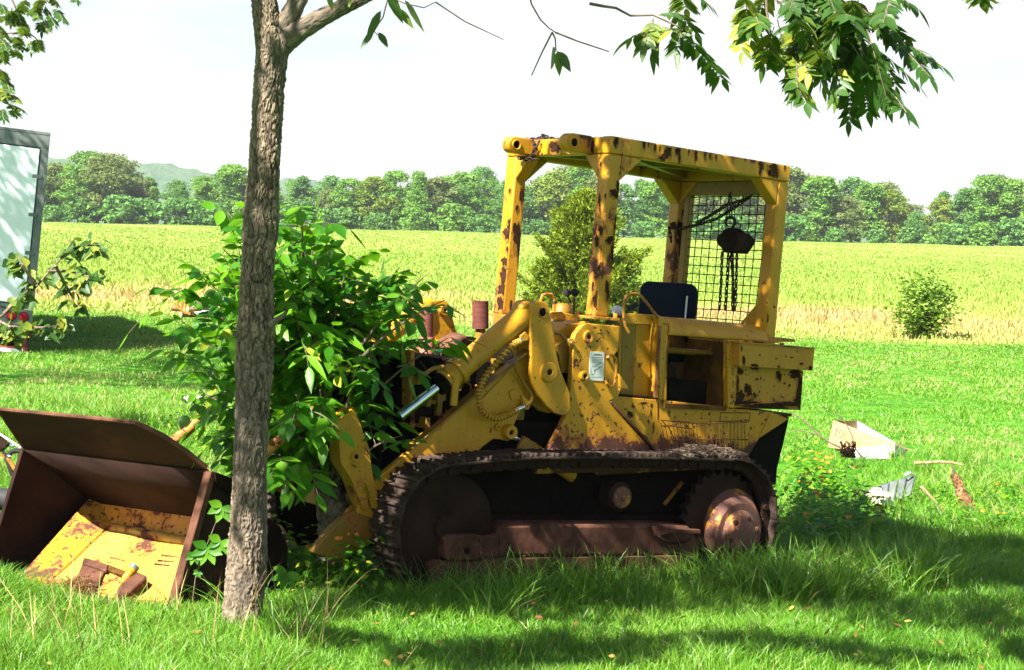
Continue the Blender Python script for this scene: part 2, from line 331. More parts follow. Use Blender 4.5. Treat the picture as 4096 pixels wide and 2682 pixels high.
# ---------------------------------------------------------------- blades
def blades(name, x, y, h, w, lean, tint, mat, z=None, az=None, curl=None, parent=None, **k):
    n = len(x); z = terr(x, y)-.01 if z is None else z
    az = rng.uniform(0, 2*np.pi, n) if az is None else az; fa = rng.uniform(0, np.pi, n)
    d = np.stack([np.cos(az), np.sin(az)], 1); f = np.stack([np.cos(fa), np.sin(fa)], 1)*w[:, None]/2
    curl = lean*.5 if curl is None else curl
    V = np.zeros((n, 7, 3)); t2 = ((0, 0, 1), (.4, 1, 1), (.75, 3, .7))
    for q, (t, _, ws) in enumerate(t2):
        off = d*(h*(lean*t+curl*t*t))[:, None]; zz = z+h*(t-.35*lean*t*t)
        for s, sg in ((0, -1), (1, 1)):
            V[:, q*2+s, 0] = x+off[:, 0]+sg*f[:, 0]*ws; V[:, q*2+s, 1] = y+off[:, 1]+sg*f[:, 1]*ws; V[:, q*2+s, 2] = zz
    off = d*(h*(lean+curl))[:, None]; V[:, 6, 0] = x+off[:, 0]; V[:, 6, 1] = y+off[:, 1]; V[:, 6, 2] = z+h*(1-.35*lean-.1*curl)
    b = (np.arange(n)*7)[:, None]
    o = npmesh(name, V.reshape(-1, 3), [np.concatenate([b+[0, 1, 3, 2], b+[2, 3, 5, 4]]), b+[4, 5, 6]], mat, parent, {'tint': np.repeat(tint, 7)}, smooth=False)
    return tag(o, **k)
def vnoise(x, y, s, seed=0):
    r = np.random.default_rng(seed+1); g = r.random((64, 64)); x = x/s; y = y/s; i = np.floor(x).astype(int); j = np.floor(y).astype(int); u = x-i; v = y-j; u = u*u*(3-2*u); v = v*v*(3-2*v)
    a = g[i % 64, j % 64]; b = g[(i+1) % 64, j % 64]; c = g[i % 64, (j+1) % 64]; d = g[(i+1) % 64, (j+1) % 64]
    return (a*(1-u)+b*u)*(1-v)+(c*(1-u)+d*u)*v
def m_inv(x, y):                           # world xy on the ground -> machine X, Y
    p = np.stack([x-_o[0], y-_o[1], terr(x, y)-_o[2]], -1); q = p @ _m; return q[..., 0], q[..., 1]
def wedge(n, y0, y1, pw, m=1.28):          # positions over the visible wedge, denser near
    u = rng.random(n); y = (y0**pw+u*(y1**pw-y0**pw))**(1/pw); x = rng.uniform(-1, 1, n)*(.30*m*y+.3); return x, y
def bound(x): return 41.5+.09*np.clip(x, -20, 20)+.8*np.sin(x*.4)+.5*np.sin(x*1.3)
# near lawn
x, y = wedge(330000, 6.3, 14.5, 1.1)
mx_, my_ = m_inv(x, y)
_bf = np.array([(206-CX)/F_PX*10, (470-CY)/F_PX*10, 10.]); _c0 = WC @ _bf
bl_ = (x-_c0[0])*(-.80)+(y-_c0[1])*.60; bw_ = (x-_c0[0])*.60+(y-_c0[1])*.80
inb = (bl_ > .02) & (bl_ < 1.62) & (bw_ > -.22) & (bw_ < .75)
under = inb | (mx_ > -1.5) & (mx_ < 1.6) & (my_ > -.05) & (my_ < 1.3)
x, y, mx_, my_ = (q[~under] for q in (x, y, mx_, my_))
hh = .035+.06*vnoise(x, y, .35, 1)**1.5+.03*vnoise(x, y, 1.3, 2)
hh *= np.where(y < 9.5, 1.1, 1.25); hh *= np.where((x < -1) & (y < 9.4), 1.55, 1)
hh *= rng.uniform(.5, 1.25, len(x))
tn = .30*vnoise(x, y, .8, 4)+.22*vnoise(x, y, .15, 5)+rng.uniform(0, .42, len(x)); tn = np.where(rng.random(len(x)) < .012, .99, tn)
blades('grass', x, y, hh, rng.uniform(.003, .0065, len(x)), rng.uniform(.1, .9, len(x)), tn, M['grass'], kind='stuff')
# far lawn
x, y = wedge(330000, 14, 46, 1.05, 1.2); k = y < bound(x); x, y = x[k], y[k]
hh = (.03+.09*vnoise(x, y, .45, 7)**2)*rng.uniform(.6, 1.3, len(x)); k = (y < 19) & (x > -1) ; hh = np.where((y < 18) & (x > 2.2), hh*(1+1.6*vnoise(x, y, 1.1, 31)), hh)
hh = np.where((x < -2.5) & (y < 20), hh*(1.2+2.2*vnoise(x, y, .5, 8)), hh)
tn = .38*vnoise(x, y, 3., 9)+.25*vnoise(x, y, .5, 12)+rng.uniform(.0, .62, len(x)); tn = np.where(rng.random(len(x)) < .015, .98, tn)
blades('lawn_grass', x, y, hh, .0045+.0005*(y-10)*rng.uniform(.6, 1.3, len(x)), rng.uniform(.1, .8, len(x)), tn, M['grass'], kind='stuff')
# uncut field beyond
x, y = wedge(290000, 38, 330, .55, 1.15); k = y > bound(x)-.4; x, y = x[k], y[k]
n1 = vnoise(x, y, 9, 14); n2 = vnoise(x, y, 2.5, 15); dd = y-bound(x)
hh = (.10+.12*n2+.12*n1)*rng.uniform(.4, 1.3, len(x))*np.clip(.45+dd/14, .45, 1)*np.clip(1.25-dd/260, .45, 1)
tan = np.clip(1-np.abs(dd-7-6*n1)/15, 0, 1)
n3 = vnoise(x*.5, y, 22, 19); tn = np.clip(.12+.18*n1+.10*n2+.26*n3+.95*tan*(.1+.9*vnoise(x, y, 5.5, 16))+rng.uniform(-.12, .16, len(x)), 0, 1)
blades('field_grass', x, y, hh, .010+.0007*y*rng.uniform(.5, 1.4, len(x)), rng.uniform(.05, .45, len(x)), tn, M['weed'], kind='stuff')

# ---------------------------------------------------------------- leaves
ST = np.array([0, .14, .36, .62, .84, 1.]); SW = np.array([.02, .62, 1, .82, .38, .0])
def leafgeo(P, Dv, N, Ln, Wd, droop=.25, fold=.22, jag=0.):
    n = len(P); D_ = Dv/np.linalg.norm(Dv, axis=1, keepdims=True); S_ = np.cross(D_, N); S_ /= np.linalg.norm(S_, axis=1, keepdims=True)+1e-9; U_ = np.cross(S_, D_)
    V = np.zeros((n, 18, 3)); Ln = np.broadcast_to(Ln, n)[:, None]; Wd = np.broadcast_to(Wd, n)[:, None]; dr = np.broadcast_to(droop, n)[:, None]
    for i, (t, w) in enumerate(zip(ST, SW)):
        c = P+D_*(Ln*t)+np.array([0, 0, -1.])*(dr*Ln*t*t)
        V[:, i*3+1] = c-U_*(Wd*w*fold*.5)
        for s, j in ((-1, 0), (1, 2)): V[:, i*3+j] = c+S_*(s*Wd*w*.5)*(1+jag*rng.uniform(-1, 1, (n, 1)))
    b = (np.arange(n)*18)[:, None]; F = np.concatenate([b+[i*3+j, i*3+j+1, i*3+j+4, i*3+j+3] for i in range(5) for j in (0, 1)])
    return V.reshape(-1, 3), F
class LF:                                   # gathers leaves
    def __init__(s): s.a = []
    def add(s, P, Dv, N, Ln, Wd, tint, droop=.25):
        P = np.atleast_2d(P); n = len(P); s.a.append([np.broadcast_to(q, (n, 3)).astype(float) for q in (P, Dv, N)]+[np.broadcast_to(q, n).astype(float) for q in (Ln, Wd, tint, droop)])
    def build(s, name, mat, parent=None, jag=0., **k):
        P, Dv, N, Ln, Wd, ti, dr = [np.concatenate([a[i] for a in s.a]) for i in range(7)]
        V, F = leafgeo(P, Dv, N, Ln, Wd, dr, jag=jag); return tag(npmesh(name, V, [F], mat, parent, {'tint': np.repeat(ti, 18)}), **k)
def compound(lf, tw, P, Dv, L_, pairs, ll, lw, tint, sag=.35):     # a pinnate leaf: rachis with paired leaflets
    P = np.asarray(P, float); Dv = nrm(Dv); side = nrm(np.cross(Dv, [0, 0, 1.])+rng.normal(0, .15, 3)); pts = []
    for i in range(7):
        t = i/6; pts.append(P+Dv*L_*t+np.array([0, 0, -1])*L_*sag*t*t)
    tw.tube(pts, [.0022*(1.1-.6*i/6)*max(1, L_/.3) for i in range(7)], 4)
    pts = np.array(pts)
    for i in range(pairs+1):
        t = .22+.78*i/pairs; q = np.array([np.interp(t, np.linspace(0, 1, 7), pts[:, c]) for c in range(3)])
        tg = nrm(pts[min(6, int(t*6)+1)]-pts[min(5, int(t*6))]) if t < .99 else nrm(pts[6]-pts[5])
        nn = nrm(np.cross(side, tg)); nn = nn if nn[2] > 0 else -nn
        for sg in ((-1, 1) if i < pairs else (0,)):
            d = nrm(tg*(.55 if sg else 1)+side*sg*.95+rng.normal(0, .12, 3)+np.array([0, 0, -.25]))
            lf.add(q, d, nrm(nn+rng.normal(0, .25, 3)), ll*rng.uniform(.75, 1.15)*(1-.25*abs(t-.6)), lw*rng.uniform(.8, 1.1), np.clip(tint+rng.normal(0, .12), 0, 1), rng.uniform(.05, .4))

# ---------------------------------------------------------------- far trees
def crown_quads(lobes, n, size, r):
    c = np.array([q[:3] for q in lobes]); s = np.array([q[3] for q in lobes]); p = s**2/np.sum(s**2)
    idx = r.choice(len(lobes), n, p=p); dv = r.normal(0, 1, (n, 3)); dv /= np.linalg.norm(dv, axis=1, keepdims=True); dv[:, 2] = np.where(dv[:, 2] < -.5, -dv[:, 2], dv[:, 2])
    pos = c[idx]+dv*(s[idx]*r.uniform(.3, 1.35, n))[:, None]*[1, 1, .85]
    nn = dv*.8+r.normal(0, .8, (n, 3))+[0, 0, .25]; nn /= np.linalg.norm(nn, axis=1, keepdims=True); a = np.cross(nn, r.normal(0, 1, (n, 3))); a /= np.linalg.norm(a, axis=1, keepdims=True); b = np.cross(nn, a)
    sz = (size*r.uniform(.5, 1.3, n))[:, None]; V = np.stack([pos-a*sz, pos-b*sz*.6, pos+a*sz, pos+b*sz*.6+nn*sz*.2], 1).reshape(-1, 3)
    lt = r.uniform(0, 1, len(lobes)); t = np.clip(lt[idx]*.6+r.uniform(0, .4, n), 0, 1)
    return V, np.arange(4*n).reshape(-1, 4), np.repeat(t, 4)
def far_tree(name, label, h, wd, kind, seed, base=.12, n=10000, dead=False, group='trees along the far edge of the field', shape='round', size=.19):
    r = np.random.default_rng(seed); root = empty(name, label=label, cat='tree', group=group)
    tw = MB(); tw.tube([(0, 0, -.5), (r.normal(0, .1), r.normal(0, .1), h*.3), (r.normal(0, .3), r.normal(0, .3), h*.8)], [h*.02, h*.015, h*.006], 6)
    lobes = []
    for i in range(95):
        t = r.random()**.85; z = h*(base+(.97-base)*t)
        if shape == 'round': ra = wd*.5*math.sqrt(max(0.06, 1-(2*t-.85)**2*.78))
        elif shape == 'cone': ra = wd*.5*(1.05-t)**.8
        else: ra = wd*.42*(.75+.35*math.sin(t*7+seed))*(1-.5*t*t)
        an = r.uniform(0, 2*np.pi); q = ra*r.uniform(.25, .95); s = wd*r.uniform(.05, .135)
        lobes.append((q*math.cos(an), q*math.sin(an), min(z, h-s*.8), s))
        if i % 6 == 0: tw.tube([(0, 0, z*.55), (q*.5*math.cos(an), q*.5*math.sin(an), z*.8), (q*math.cos(an), q*math.sin(an), z)], [h*.006, h*.004, h*.002], 4)
    tw.build('trunk', M['bark_plain'], root)
    if not dead:
        V, F, t = crown_quads(lobes, n, size, r); npmesh('crown', V, [F], M['crown'][kind], root, {'tint': t})
    return root
KINDS = [('green_tree', 'mid green leafy tree in the far row beyond the field', 11, 8.5, 0, 'round'), ('green_tree', 'mid green leafy tree in the far row beyond the field', 10, 7, 0, 'tall'),
         ('yellow_green_tree', 'yellowish green rounded tree in the far row beyond the field', 9.5, 7.5, 1, 'round'), ('blue_green_tree', 'dark bluish green tree in the far row beyond the field', 11.5, 8, 2, 'round'),
         ('blue_green_tree', 'dark bluish green tree in the far row beyond the field', 12, 6.5, 2, 'tall'), ('olive_tree', 'pale olive green tree in the far row beyond the field', 10, 7.5, 3, 'round'),
         ('green_tree', 'mid green leafy tree in the far row beyond the field', 12, 7, 0, 'tall')]
GR = {0: 'mid green trees along the far edge of the field', 1: 'yellow green trees along the far edge of the field', 2: 'bluish green trees along the far edge of the field', 3: 'olive trees along the far edge of the field'}
protos = [far_tree(nm, lb, h, w_, kd, 50+i, group=GR[kd], shape=sh, base=.05) for i, (nm, lb, h, w_, kd, sh) in enumerate(KINDS)]
used = set()
def place(i, x, y, s, label=None, sx=1., grp=True):
    o = protos[i] if i not in used else copy_tree(protos[i]); used.add(i)
    z = float(terr(x, y)); o.location = (x, y, z-.2); o.rotation_euler = (0, 0, random.uniform(0, 6.28)); o.scale = (s*sx, s*sx, s)
    if label: o['label'] = label; del o['group']
    return o
# silhouette of the wood: (px, height in px) along the frame
SIL = [(-60, 52), (0, 52), (47, 58), (62, 72), (100, 76), (122, 68), (140, 46), (165, 42), (185, 44), (205, 50), (225, 57), (245, 60), (270, 50), (300, 52), (330, 52), (350, 47), (380, 52), (410, 57), (440, 58), (465, 68), (490, 58), (515, 62), (550, 66), (580, 66), (605, 56), (630, 64), (655, 54), (680, 60), (720, 56), (760, 66), (790, 70), (820, 60), (850, 62), (875, 58), (893, 54), (905, 42), (925, 44), (945, 56), (965, 64), (990, 66), (1015, 64), (1060, 62), (1120, 60)]
def wx(px, y): return (px-CX)/F_PX*y
px = -15.; ROW = []
while px < 1045:
    s_ = float(np.interp(px, *zip(*SIL))); y = 296+random.uniform(-5, 9); x_ = wx(px, y)
    i = random.choice([0, 1, 2, 3, 4, 5, 0, 6, 3, 5]); hgt = s_/F_PX*y*random.uniform(.74, 1.12)
    ROW.append(('front', px, place(i, x_, y, hgt/KINDS[i][2], sx=random.uniform(1.05, 1.4)))); px += random.uniform(19, 29)
px = -10.
while px < 1045:                           # a second rank behind, taller
    s_ = float(np.interp(px, *zip(*SIL))); y = 312+random.uniform(-3, 8); i = random.choice([0, 3, 5, 6, 4]); hgt = s_/F_PX*y*random.uniform(.86, 1.1)
    ROW.append(('back', px, place(i, wx(px, y), y, hgt/KINDS[i][2], sx=1.2))); px += random.uniform(26, 36)
shp = far_tree('bushy_tree', 'low bushy tree at the foot of the far wood', 5, 6, 0, 77, base=.0, n=1500, group='low bushes at the foot of the far wood', size=.3); shp2 = far_tree('bushy_tree', 'low bushy tree at the foot of the far wood', 4.5, 6, 2, 78, base=.0, n=1500, group='low bushes at the foot of the far wood', size=.3)
px = -10.; first = {0: shp, 1: shp2}
while px < 1045:
    k = random.choice([0, 1, 1]); o = first.pop(k) if k in first else copy_tree((shp, shp2)[k]); y = 290+random.uniform(-4, 3); x_ = wx(px, y)
    o.location = (x_, y, float(terr(x_, y))-.4); o.rotation_euler[2] = random.uniform(0, 6); q = random.uniform(.55, 1.15); o.scale = (q*1.2, q*1.2, q); ROW.append(('bush', px, o)); px += random.uniform(17, 42)
dead = far_tree('bare_tree', 'bare pale dead tree sticking out of the far wood', 11.5, 4, 0, 91, dead=True, group=None, shape='tall'); dead.location = (wx(687, 285), 285, float(terr(50, 285)))
if 'group' in dead: del dead['group']

# ---------------------------------------------------------------- cedar, sapling, shrubs on the field edge
def cedar():
    p = G(582, 326); r = np.random.default_rng(5); root = empty('cedar_tree', at(p), label='bushy yellow green cedar seen through the canopy frame of the loader', cat='tree')
    H = 3.55; MB().tube([(0, 0, -.1), (.03, 0, 1.5), (0, .05, H*.9)], [.09, .06, .02], 8).build('trunk', M['bark_plain'], root)
    P = []; Dv = []
    for i in range(430):                   # boughs, each a plume of sprays
        t = r.random()**1.15; z = .15+t*(H-.35); R_ = 2.35*(1-t)**.62*(.85+.3*math.sin(i*2.4)) ; an = r.uniform(0, 6.28)
        d = np.array([math.cos(an), math.sin(an), .45+.9*t]); d /= np.linalg.norm(d); base = np.array([0, 0, z-.25*R_]); ln = R_*r.uniform(.6, 1.08)
        m = int(60+90*ln); s = r.uniform(.3, 1, m)**.7*ln; q = base+d*s[:, None]+r.normal(0, 1, (m, 3))*(.03+.10*(1-s/ln)[:, None]+.02); P.append(q); Dv.append(d*1.+r.normal(0, .55, (m, 3)))
    P = np.concatenate(P); Dv = np.concatenate(Dv); Dv /= np.linalg.norm(Dv, axis=1, keepdims=True); n = len(P)
    s_ = np.cross(Dv, r.normal(0, 1, (n, 3))); s_ /= np.linalg.norm(s_, axis=1, keepdims=True); ln = r.uniform(.05, .14, n)[:, None]; w_ = r.uniform(.012, .03, n)[:, None]
    V = np.stack([P-s_*w_, P+s_*w_, P+Dv*ln+s_*w_*.3, P+Dv*ln-s_*w_*.3], 1).reshape(-1, 3)
    npmesh('crown', V, [np.arange(4*n).reshape(-1, 4)], M['cedar'], root, {'tint': np.repeat(np.clip(r.normal(.5, .3, n), 0, 1), 4)})
cedar()
def shrub(name, label, p, H, Wd, n, ll, lw, mat, seed, cat='shrub', stems=7, tint=.5, up=.4, jag=0.):
    r = np.random.default_rng(seed); root = empty(name, at(p), label=label, cat=cat); tw = MB(); lf = LF()
    for i in range(stems):
        an = r.uniform(0, 6.28); q = Wd*.5*r.uniform(.2, .95); top = np.array([q*math.cos(an), q*math.sin(an), H*(1-.78*(q/(Wd*.5))**1.1)*r.uniform(.8, 1.02)]); mid = top*[.35, .35, .55]
        pts = [np.zeros(3), mid, top]; tw.tube(pts, [.012, .008, .003], 5)
        for k in range(n//stems):
            t = r.uniform(.12, 1); b = (1-t)**2*pts[0]+2*t*(1-t)*mid*1.1+t*t*top; b = b+r.normal(0, Wd*.07, 3)*[1, 1, .5]; a2 = r.uniform(0, 6.28)
            lf.add(b, [math.cos(a2), math.sin(a2), r.normal(up, .4)], nrm([r.normal(0, .5), r.normal(0, .5), 1]), ll*r.uniform(.6, 1.2), lw*r.uniform(.7, 1.2), np.clip(r.normal(tint, .25), 0, 1), r.uniform(0, .4))
    tw.build('stem', M['twig'], root); lf.build('foliage', mat, root, jag=jag); return root
shrub('leafy_sapling', 'bright green pyramid shaped sapling standing alone on the field edge at the right', G(922, 338), 2.35, 2.5, 2900, .12, .10, M['sapling'], 11, 'sapling', 34, .6)
shrub('vine_shrub', 'dark green leafy shrub growing right behind the cedar', G(628, 322), 1.5, 1.0, 700, .16, .09, M['leaf'], 12, 'shrub', 12, .4)
for o_, (px, py, w_) in zip(range(3), ((905, 333, 1.6), (960, 338, 1.2), (340, 324, 1.5))): pass

ORD = 'first second third fourth fifth sixth seventh eighth ninth tenth eleventh twelfth thirteenth fourteenth fifteenth sixteenth seventeenth eighteenth'.split()
ZN = ((235, 'between trailer and trunk'), (500, 'between trunk and canopy'), (620, 'seen through the canopy front'), (790, 'seen through the cab'), (905, 'between cab and sapling'), (9999, 'at the right edge'))
cnt = {}
for row, px, o in sorted(ROW, key=lambda q: q[1]):
    zn = next(z for lim, z in ZN if px < lim); nm = {'green_tree': 'mid green tree', 'yellow_green_tree': 'yellow green tree', 'blue_green_tree': 'dark bluish tree', 'olive_tree': 'pale olive tree', 'bushy_tree': 'low bush'}[o.name.split('.')[0]]
    k = (row, nm, zn); i = cnt.get(k, 0); cnt[k] = i+1; o['label'] = f"{ORD[min(i, 17)]} {nm} from left {zn}, {dict(front='front rank of far wood', back='back rank of far wood', bush='foot of far wood')[row]}"

# ---------------------------------------------------------------- the loader (built in machine axes: X rearwards, Y to the far side, Z up)
LO = empty('track_loader', MWM, label='old yellow crawler loader with peeling paint, rusting canopy frame and brown tracks sunk in grass', cat='loader')
def trace(r, pts, Y): return [L(r, u, v, Y=Y) for u, v in pts]
def plateY(name, r, pts, Y, th, m, parent=LO, bevel=.006, b=True):
    mb = MB().ext(trace(r, pts, Y), (0, th, 0)); return mb.build(name, m, parent, bevel) if b else mb
ZT = 2.88; CL, CW = 1.652, 1.145
# canopy frame
def canopy():
    pw, pd = .118, .105; root = None
    bh = .115
    beams = MB()
    fr = [((0, 0), (CL, pw*.9)), ((0, CW-pw*.9), (CL, CW)), ]
    b = MB(); b.box((0, 0, ZT-bh), (CL, .10, ZT)); b.box((0, CW-.10, ZT-bh), (CL, CW, ZT)); b.box((.002, .102, ZT-bh+.002), (.10, CW-.102, ZT-.003)); b.box((CL-.10, .102, ZT-bh+.002), (CL-.002, CW-.102, ZT-.003))
    root = b.build('canopy_frame', M['yellow_beam'], LO, .010)
    MB().box((.1, .1, ZT-.03), (CL-.1, CW-.1, ZT-.018)).build('roof_plate', M['yellow_dull'], root)
    c = MB(); c.ext([(.1, .1, ZT-.09), (.1, .17, ZT-.09), (CL-.1, CW-.1, ZT-.09), (CL-.1, CW-.17, ZT-.09)], (0, 0, .055)); c.ext([(.1, CW-.1, ZT-.092), (.1, CW-.17, ZT-.092), (CL-.1, .1, ZT-.092), (CL-.1, .17, ZT-.092)], (0, 0, .055)); c.build('cross_brace', M['yellow_dull'], root)
    g = .16
    for (x0, y0, zb, m) in ((0, 0, 1.70, 'yellow_post'), (0, CW-pw, 1.66, 'yellow_post'), (CL-pd, 0, 1.60, 'yellow'), (CL-pd, CW-pw, 1.62, 'yellow_post')):
        p = MB().box((x0+.002, y0+.002, zb), (x0+pd, y0+pw, ZT-bh-.001)).build('post', M[m], root, .012)
        G_ = MB(); sx = 1 if x0 == 0 else -1; sy = 1 if y0 == 0 else -1; xa = x0+pd if sx > 0 else x0; ya = y0+pw if sy > 0 else y0; zt = ZT-bh-.001
        yy0 = y0+.004; G_.ext([(xa, yy0, zt), (xa+sx*g*1.15, yy0, zt), (xa, yy0, zt-g*1.05)], (0, pw-.012, 0))
        xx0 = x0+.006; G_.ext([(xx0, ya, zt), (xx0, ya+sy*g, zt), (xx0, ya, zt-g)], (pd-.014, 0, 0))
        G_.build('gusset', M['yellow_beam'] if sx > 0 else M['yellow'], root, .008)
        B = MB(); B.box((x0-.06, y0-.05, zb-.018), (x0+pd+.06, y0+pw+.05, zb+.001))
        for ax in (-.035, pd+.035):
            for ay in (-.03, pw+.03): B.lathe((x0+ax, y0+ay, zb), (0, 0, 1), [(0, .016), (.03, .016)], 6)
        B.build('base_plate', M['rust_orange'], root, .003)
    for Y0, xr, s in ((.20, .0, 1.08), (CW-.31, 0., 1.)):            # two lifting lugs on the front beam
        lg = MB(); zc = ZT-.058; rr = .056*s; pts = [(-.155+rr*math.cos(a), Y0, zc+rr*math.sin(a)) for a in np.linspace(R(90), R(270), 11)]
        lg.ext(pts+[(0, Y0, zc-rr), (0, Y0, zc+rr)], (0, .085, 0)); o = lg.build('lug', M['yellow_beam'], root, .008)
        h = MB().tube([(-.15+.032*math.cos(a), Y0-.004, zc+.032*math.sin(a)) for a in np.linspace(0, 2*math.pi, 18, endpoint=False)], .006, 6, True); h.build('bushing', M['yellow'], o)
        MB().lathe((-.15, Y0-.003, zc), (0, 1, 0), [(0, .027), (.02, .027)], 18).build('pin_hole', M['black'], o)
    # rear window mesh, its frame and the extra bar beside the far rear post
    xr = CL-.05; wm = MB(); ya, yb = .13, CW-.20
    for k in range(11):
        yy = ya+(yb-ya)*(k+.5)/10.5; j = random.uniform(-.01, .01); wm.tube([(xr+random.uniform(-.004, .004), yy+j, 1.72), (xr, yy-j, 2.2), (xr, yy+j*.6, 2.70)], .0036, 5)
    for k in range(15):
        zz = 1.76+k*.064; j = random.uniform(-.006, .006); wm.tube([(xr-.006, .115, zz), (xr-.006, .5, zz+j), (xr-.006, CW-.2, zz-j)], .0036, 5)
    wm.build('wire_screen', M['black'], root)
    MB().box((CL-.09, .11, 2.665), (CL-.02, CW-.11, 2.762)).build('header', M['yellow_dull'], root, .006)
    s = MB().box((CL-.10, .11, 1.60), (CL-.01, CW-.11, 1.715)).box((CL-.14, .10, 1.55), (CL-.02, CW-.1, 1.597)); s.ext([(CL-.095, .114, 1.716), (CL-.095, .30, 1.716), (CL-.095, .114, 1.90)], (.07, 0, 0)); s.build('sill', M['yellow'], root, .005)
    MB().box((CL-.085, CW-.205, 1.716), (CL-.03, CW-.15, 2.664)).build('side_bar', M['yellow_dull'], root, .006)
    return root
CAN = canopy()
# scabs of rust where the paint has come off: thin jagged flakes on the faces they sit on
def scabs(parent, items, name='rust_scab'):
    r = np.random.default_rng(17); m = MB(); nh = 0; keep = []
    for (rg_i, u, v, ru, rv, ax, val, lo, hi, nd) in items:
        val = val-.00004*(len(keep) % 9); n = 26; hp = []; hr = 1+r.normal(0, .13, n)
        for k in range(n):
            a = k/n*6.283; uu = u+(ru*1.2+3)*hr[k]*math.cos(a); vv = v+rv*.18+rv*hr[k]*math.sin(a)*(1.75 if math.sin(a) > 0 else 1.1)
            q = L(rg_i, uu, vv, X=val+.0004) if ax == 'X' else L(rg_i, uu, vv, Y=val+.0004); c = 1 if ax == 'X' else 0; q[c] = min(max(q[c], lo), hi); q[2] = min(max(q[2], nd), ZT-.002); hp.append(q)
        f0 = len(m.f); m.ext(hp, (.0012, 0, 0) if ax == 'X' else (0, .0012, 0)); keep.append((f0, len(m.f)))
        n = 22; ph = r.uniform(0, 6.28, 4); rad_ = 1+.22*np.sin(np.arange(n)/n*6.283*2+ph[0])+.18*np.sin(np.arange(n)/n*6.283*5+ph[1])+.14*np.sin(np.arange(n)/n*6.283*9+ph[2])+r.normal(0, .05, n); pts = []
        for k in range(n):
            a = k/n*6.283; uu = u+ru*rad_[k]*math.cos(a); vv = v+rv*rad_[k]*math.sin(a)*(1.25 if math.sin(a) > 0 else .9)
            q = L(rg_i, uu, vv, X=val) if ax == 'X' else L(rg_i, uu, vv, Y=val); c = 1 if ax == 'X' else 0; q[c] = min(max(q[c], lo), hi); q[2] = min(max(q[2], nd), ZT-.002); pts.append(q)
        m.ext(pts, (.0022, 0, 0) if ax == 'X' else (0, .0022, 0))
    dg = bpy.context.evaluated_depsgraph_get(); bpy.context.view_layer.update(); me = bpy.data.meshes.new_from_object(parent.evaluated_get(bpy.context.evaluated_depsgraph_get())); parent.modifiers.clear()
    bm = bmesh.new(); bm.from_mesh(me); vs = [bm.verts.new(p) for p in m.v]; k = len(me.materials)
    hal = {i for a, b in keep for i in range(a, b)}
    for j, f in enumerate(m.f):
        q = bm.faces.new([vs[i] for i in f]); q.material_index = k+(1 if j in hal else 0)
    bm.normal_update(); bm.to_mesh(me); bm.free(); me.materials.append(M['scab']); me.materials.append(M['halo']); parent.data = me; return parent
it = []
for u, v, ru, rv in ((895, 565, 12, 18), (950, 545, 30, 26), (972, 500, 9, 40), (846, 610, 9, 55), (897, 705, 14, 14), (858, 800, 20, 28), (828, 868, 16, 32), (918, 862, 26, 22), (905, 770, 12, 16), (900, 950, 38, 90), (868, 1050, 26, 46), (885, 1130, 20, 18), (955, 800, 10, 90), (940, 950, 14, 90), (800, 1180, 8, 30), (830, 1260, 26, 50), (860, 1350, 30, 35), (900, 1200, 12, 60), (855, 350, 6, 20), (912, 410, 8, 10), (988, 410, 6, 10)):
    e = 932-(v-500)*.070; it.append((1, u, v, ru, rv, *(('X', -.0005, .006, .112) if u < e else ('Y', -.0005, .006, .10)), 1.70))
for u, v, ru, rv in ((236, 530, 8, 14), (320, 555, 14, 60), (286, 645, 8, 20), (245, 740, 22, 26), (215, 820, 24, 34), (240, 780, 20, 50), (290, 830, 30, 90), (222, 930, 10, 22), (200, 1010, 18, 34), (235, 1030, 14, 22), (195, 1100, 26, 50), (185, 1200, 26, 40), (175, 1300, 22, 60), (245, 1310, 9, 34), (225, 1250, 18, 30), (300, 950, 12, 60)):
    e = 280-(v-500)*.055; it.append((1, u, v, ru, rv, *(('X', -.0005, CW-.112, CW-.006) if u < e else ('Y', CW-.1185, .006, .10)), 1.67))
for u, v, ru, rv in ((1430, 690, 18, 55), (1400, 790, 50, 46), (1350, 765, 26, 20), (1410, 900, 38, 66), (1385, 990, 30, 22), (1425, 1060, 20, 70), (1370, 1175, 40, 14)):
    it.append((1, u, v, ru, rv, 'X', CL-.105-.0005, CW-.112, CW-.006, 1.63) if u < 1395 else (1, u, v, ru, rv, 'Y', CW-.1185, CL-.10, CL-.006, 1.63))
for u, v, ru, rv in ((960, 195, 14, 34), (1150, 215, 8, 28), (1225, 232, 7, 26), (1258, 240, 5, 20), (1310, 265, 22, 36), (1288, 300, 32, 22), (1380, 260, 16, 26), (1390, 300, 8, 30), (1502, 285, 10, 34), (1600, 290, 5, 20), (1640, 300, 4, 18), (1945, 355, 18, 26), (1940, 400, 8, 22), (2028, 385, 36, 38), (2050, 420, 14, 20), (2108, 372, 6, 16), (1180, 205, 5, 20), (1455, 262, 4, 18)): it.append((1, u, v, ru, rv, 'Y', -.0008, .004, CL-.004, ZT-.112))
for u, v, ru, rv in ((800, 230, 16, 34), (765, 215, 11, 28), (548, 235, 34, 36), (530, 215, 22, 20), (600, 205, 8, 10), (645, 265, 14, 12), (455, 285, 8, 10)): it.append((1, u, v, ru, rv, 'X', -.0008, .004, CW-.004, ZT-.112))
for u, v, ru, rv in ((1980, 1385, 16, 26), (2035, 1320, 5, 6), (1960, 1440, 8, 12)): it.append((1, u, v, ru, rv, 'Y', -.0005, CL-.10, CL-.006, 1.60))
scabs(CAN, it)
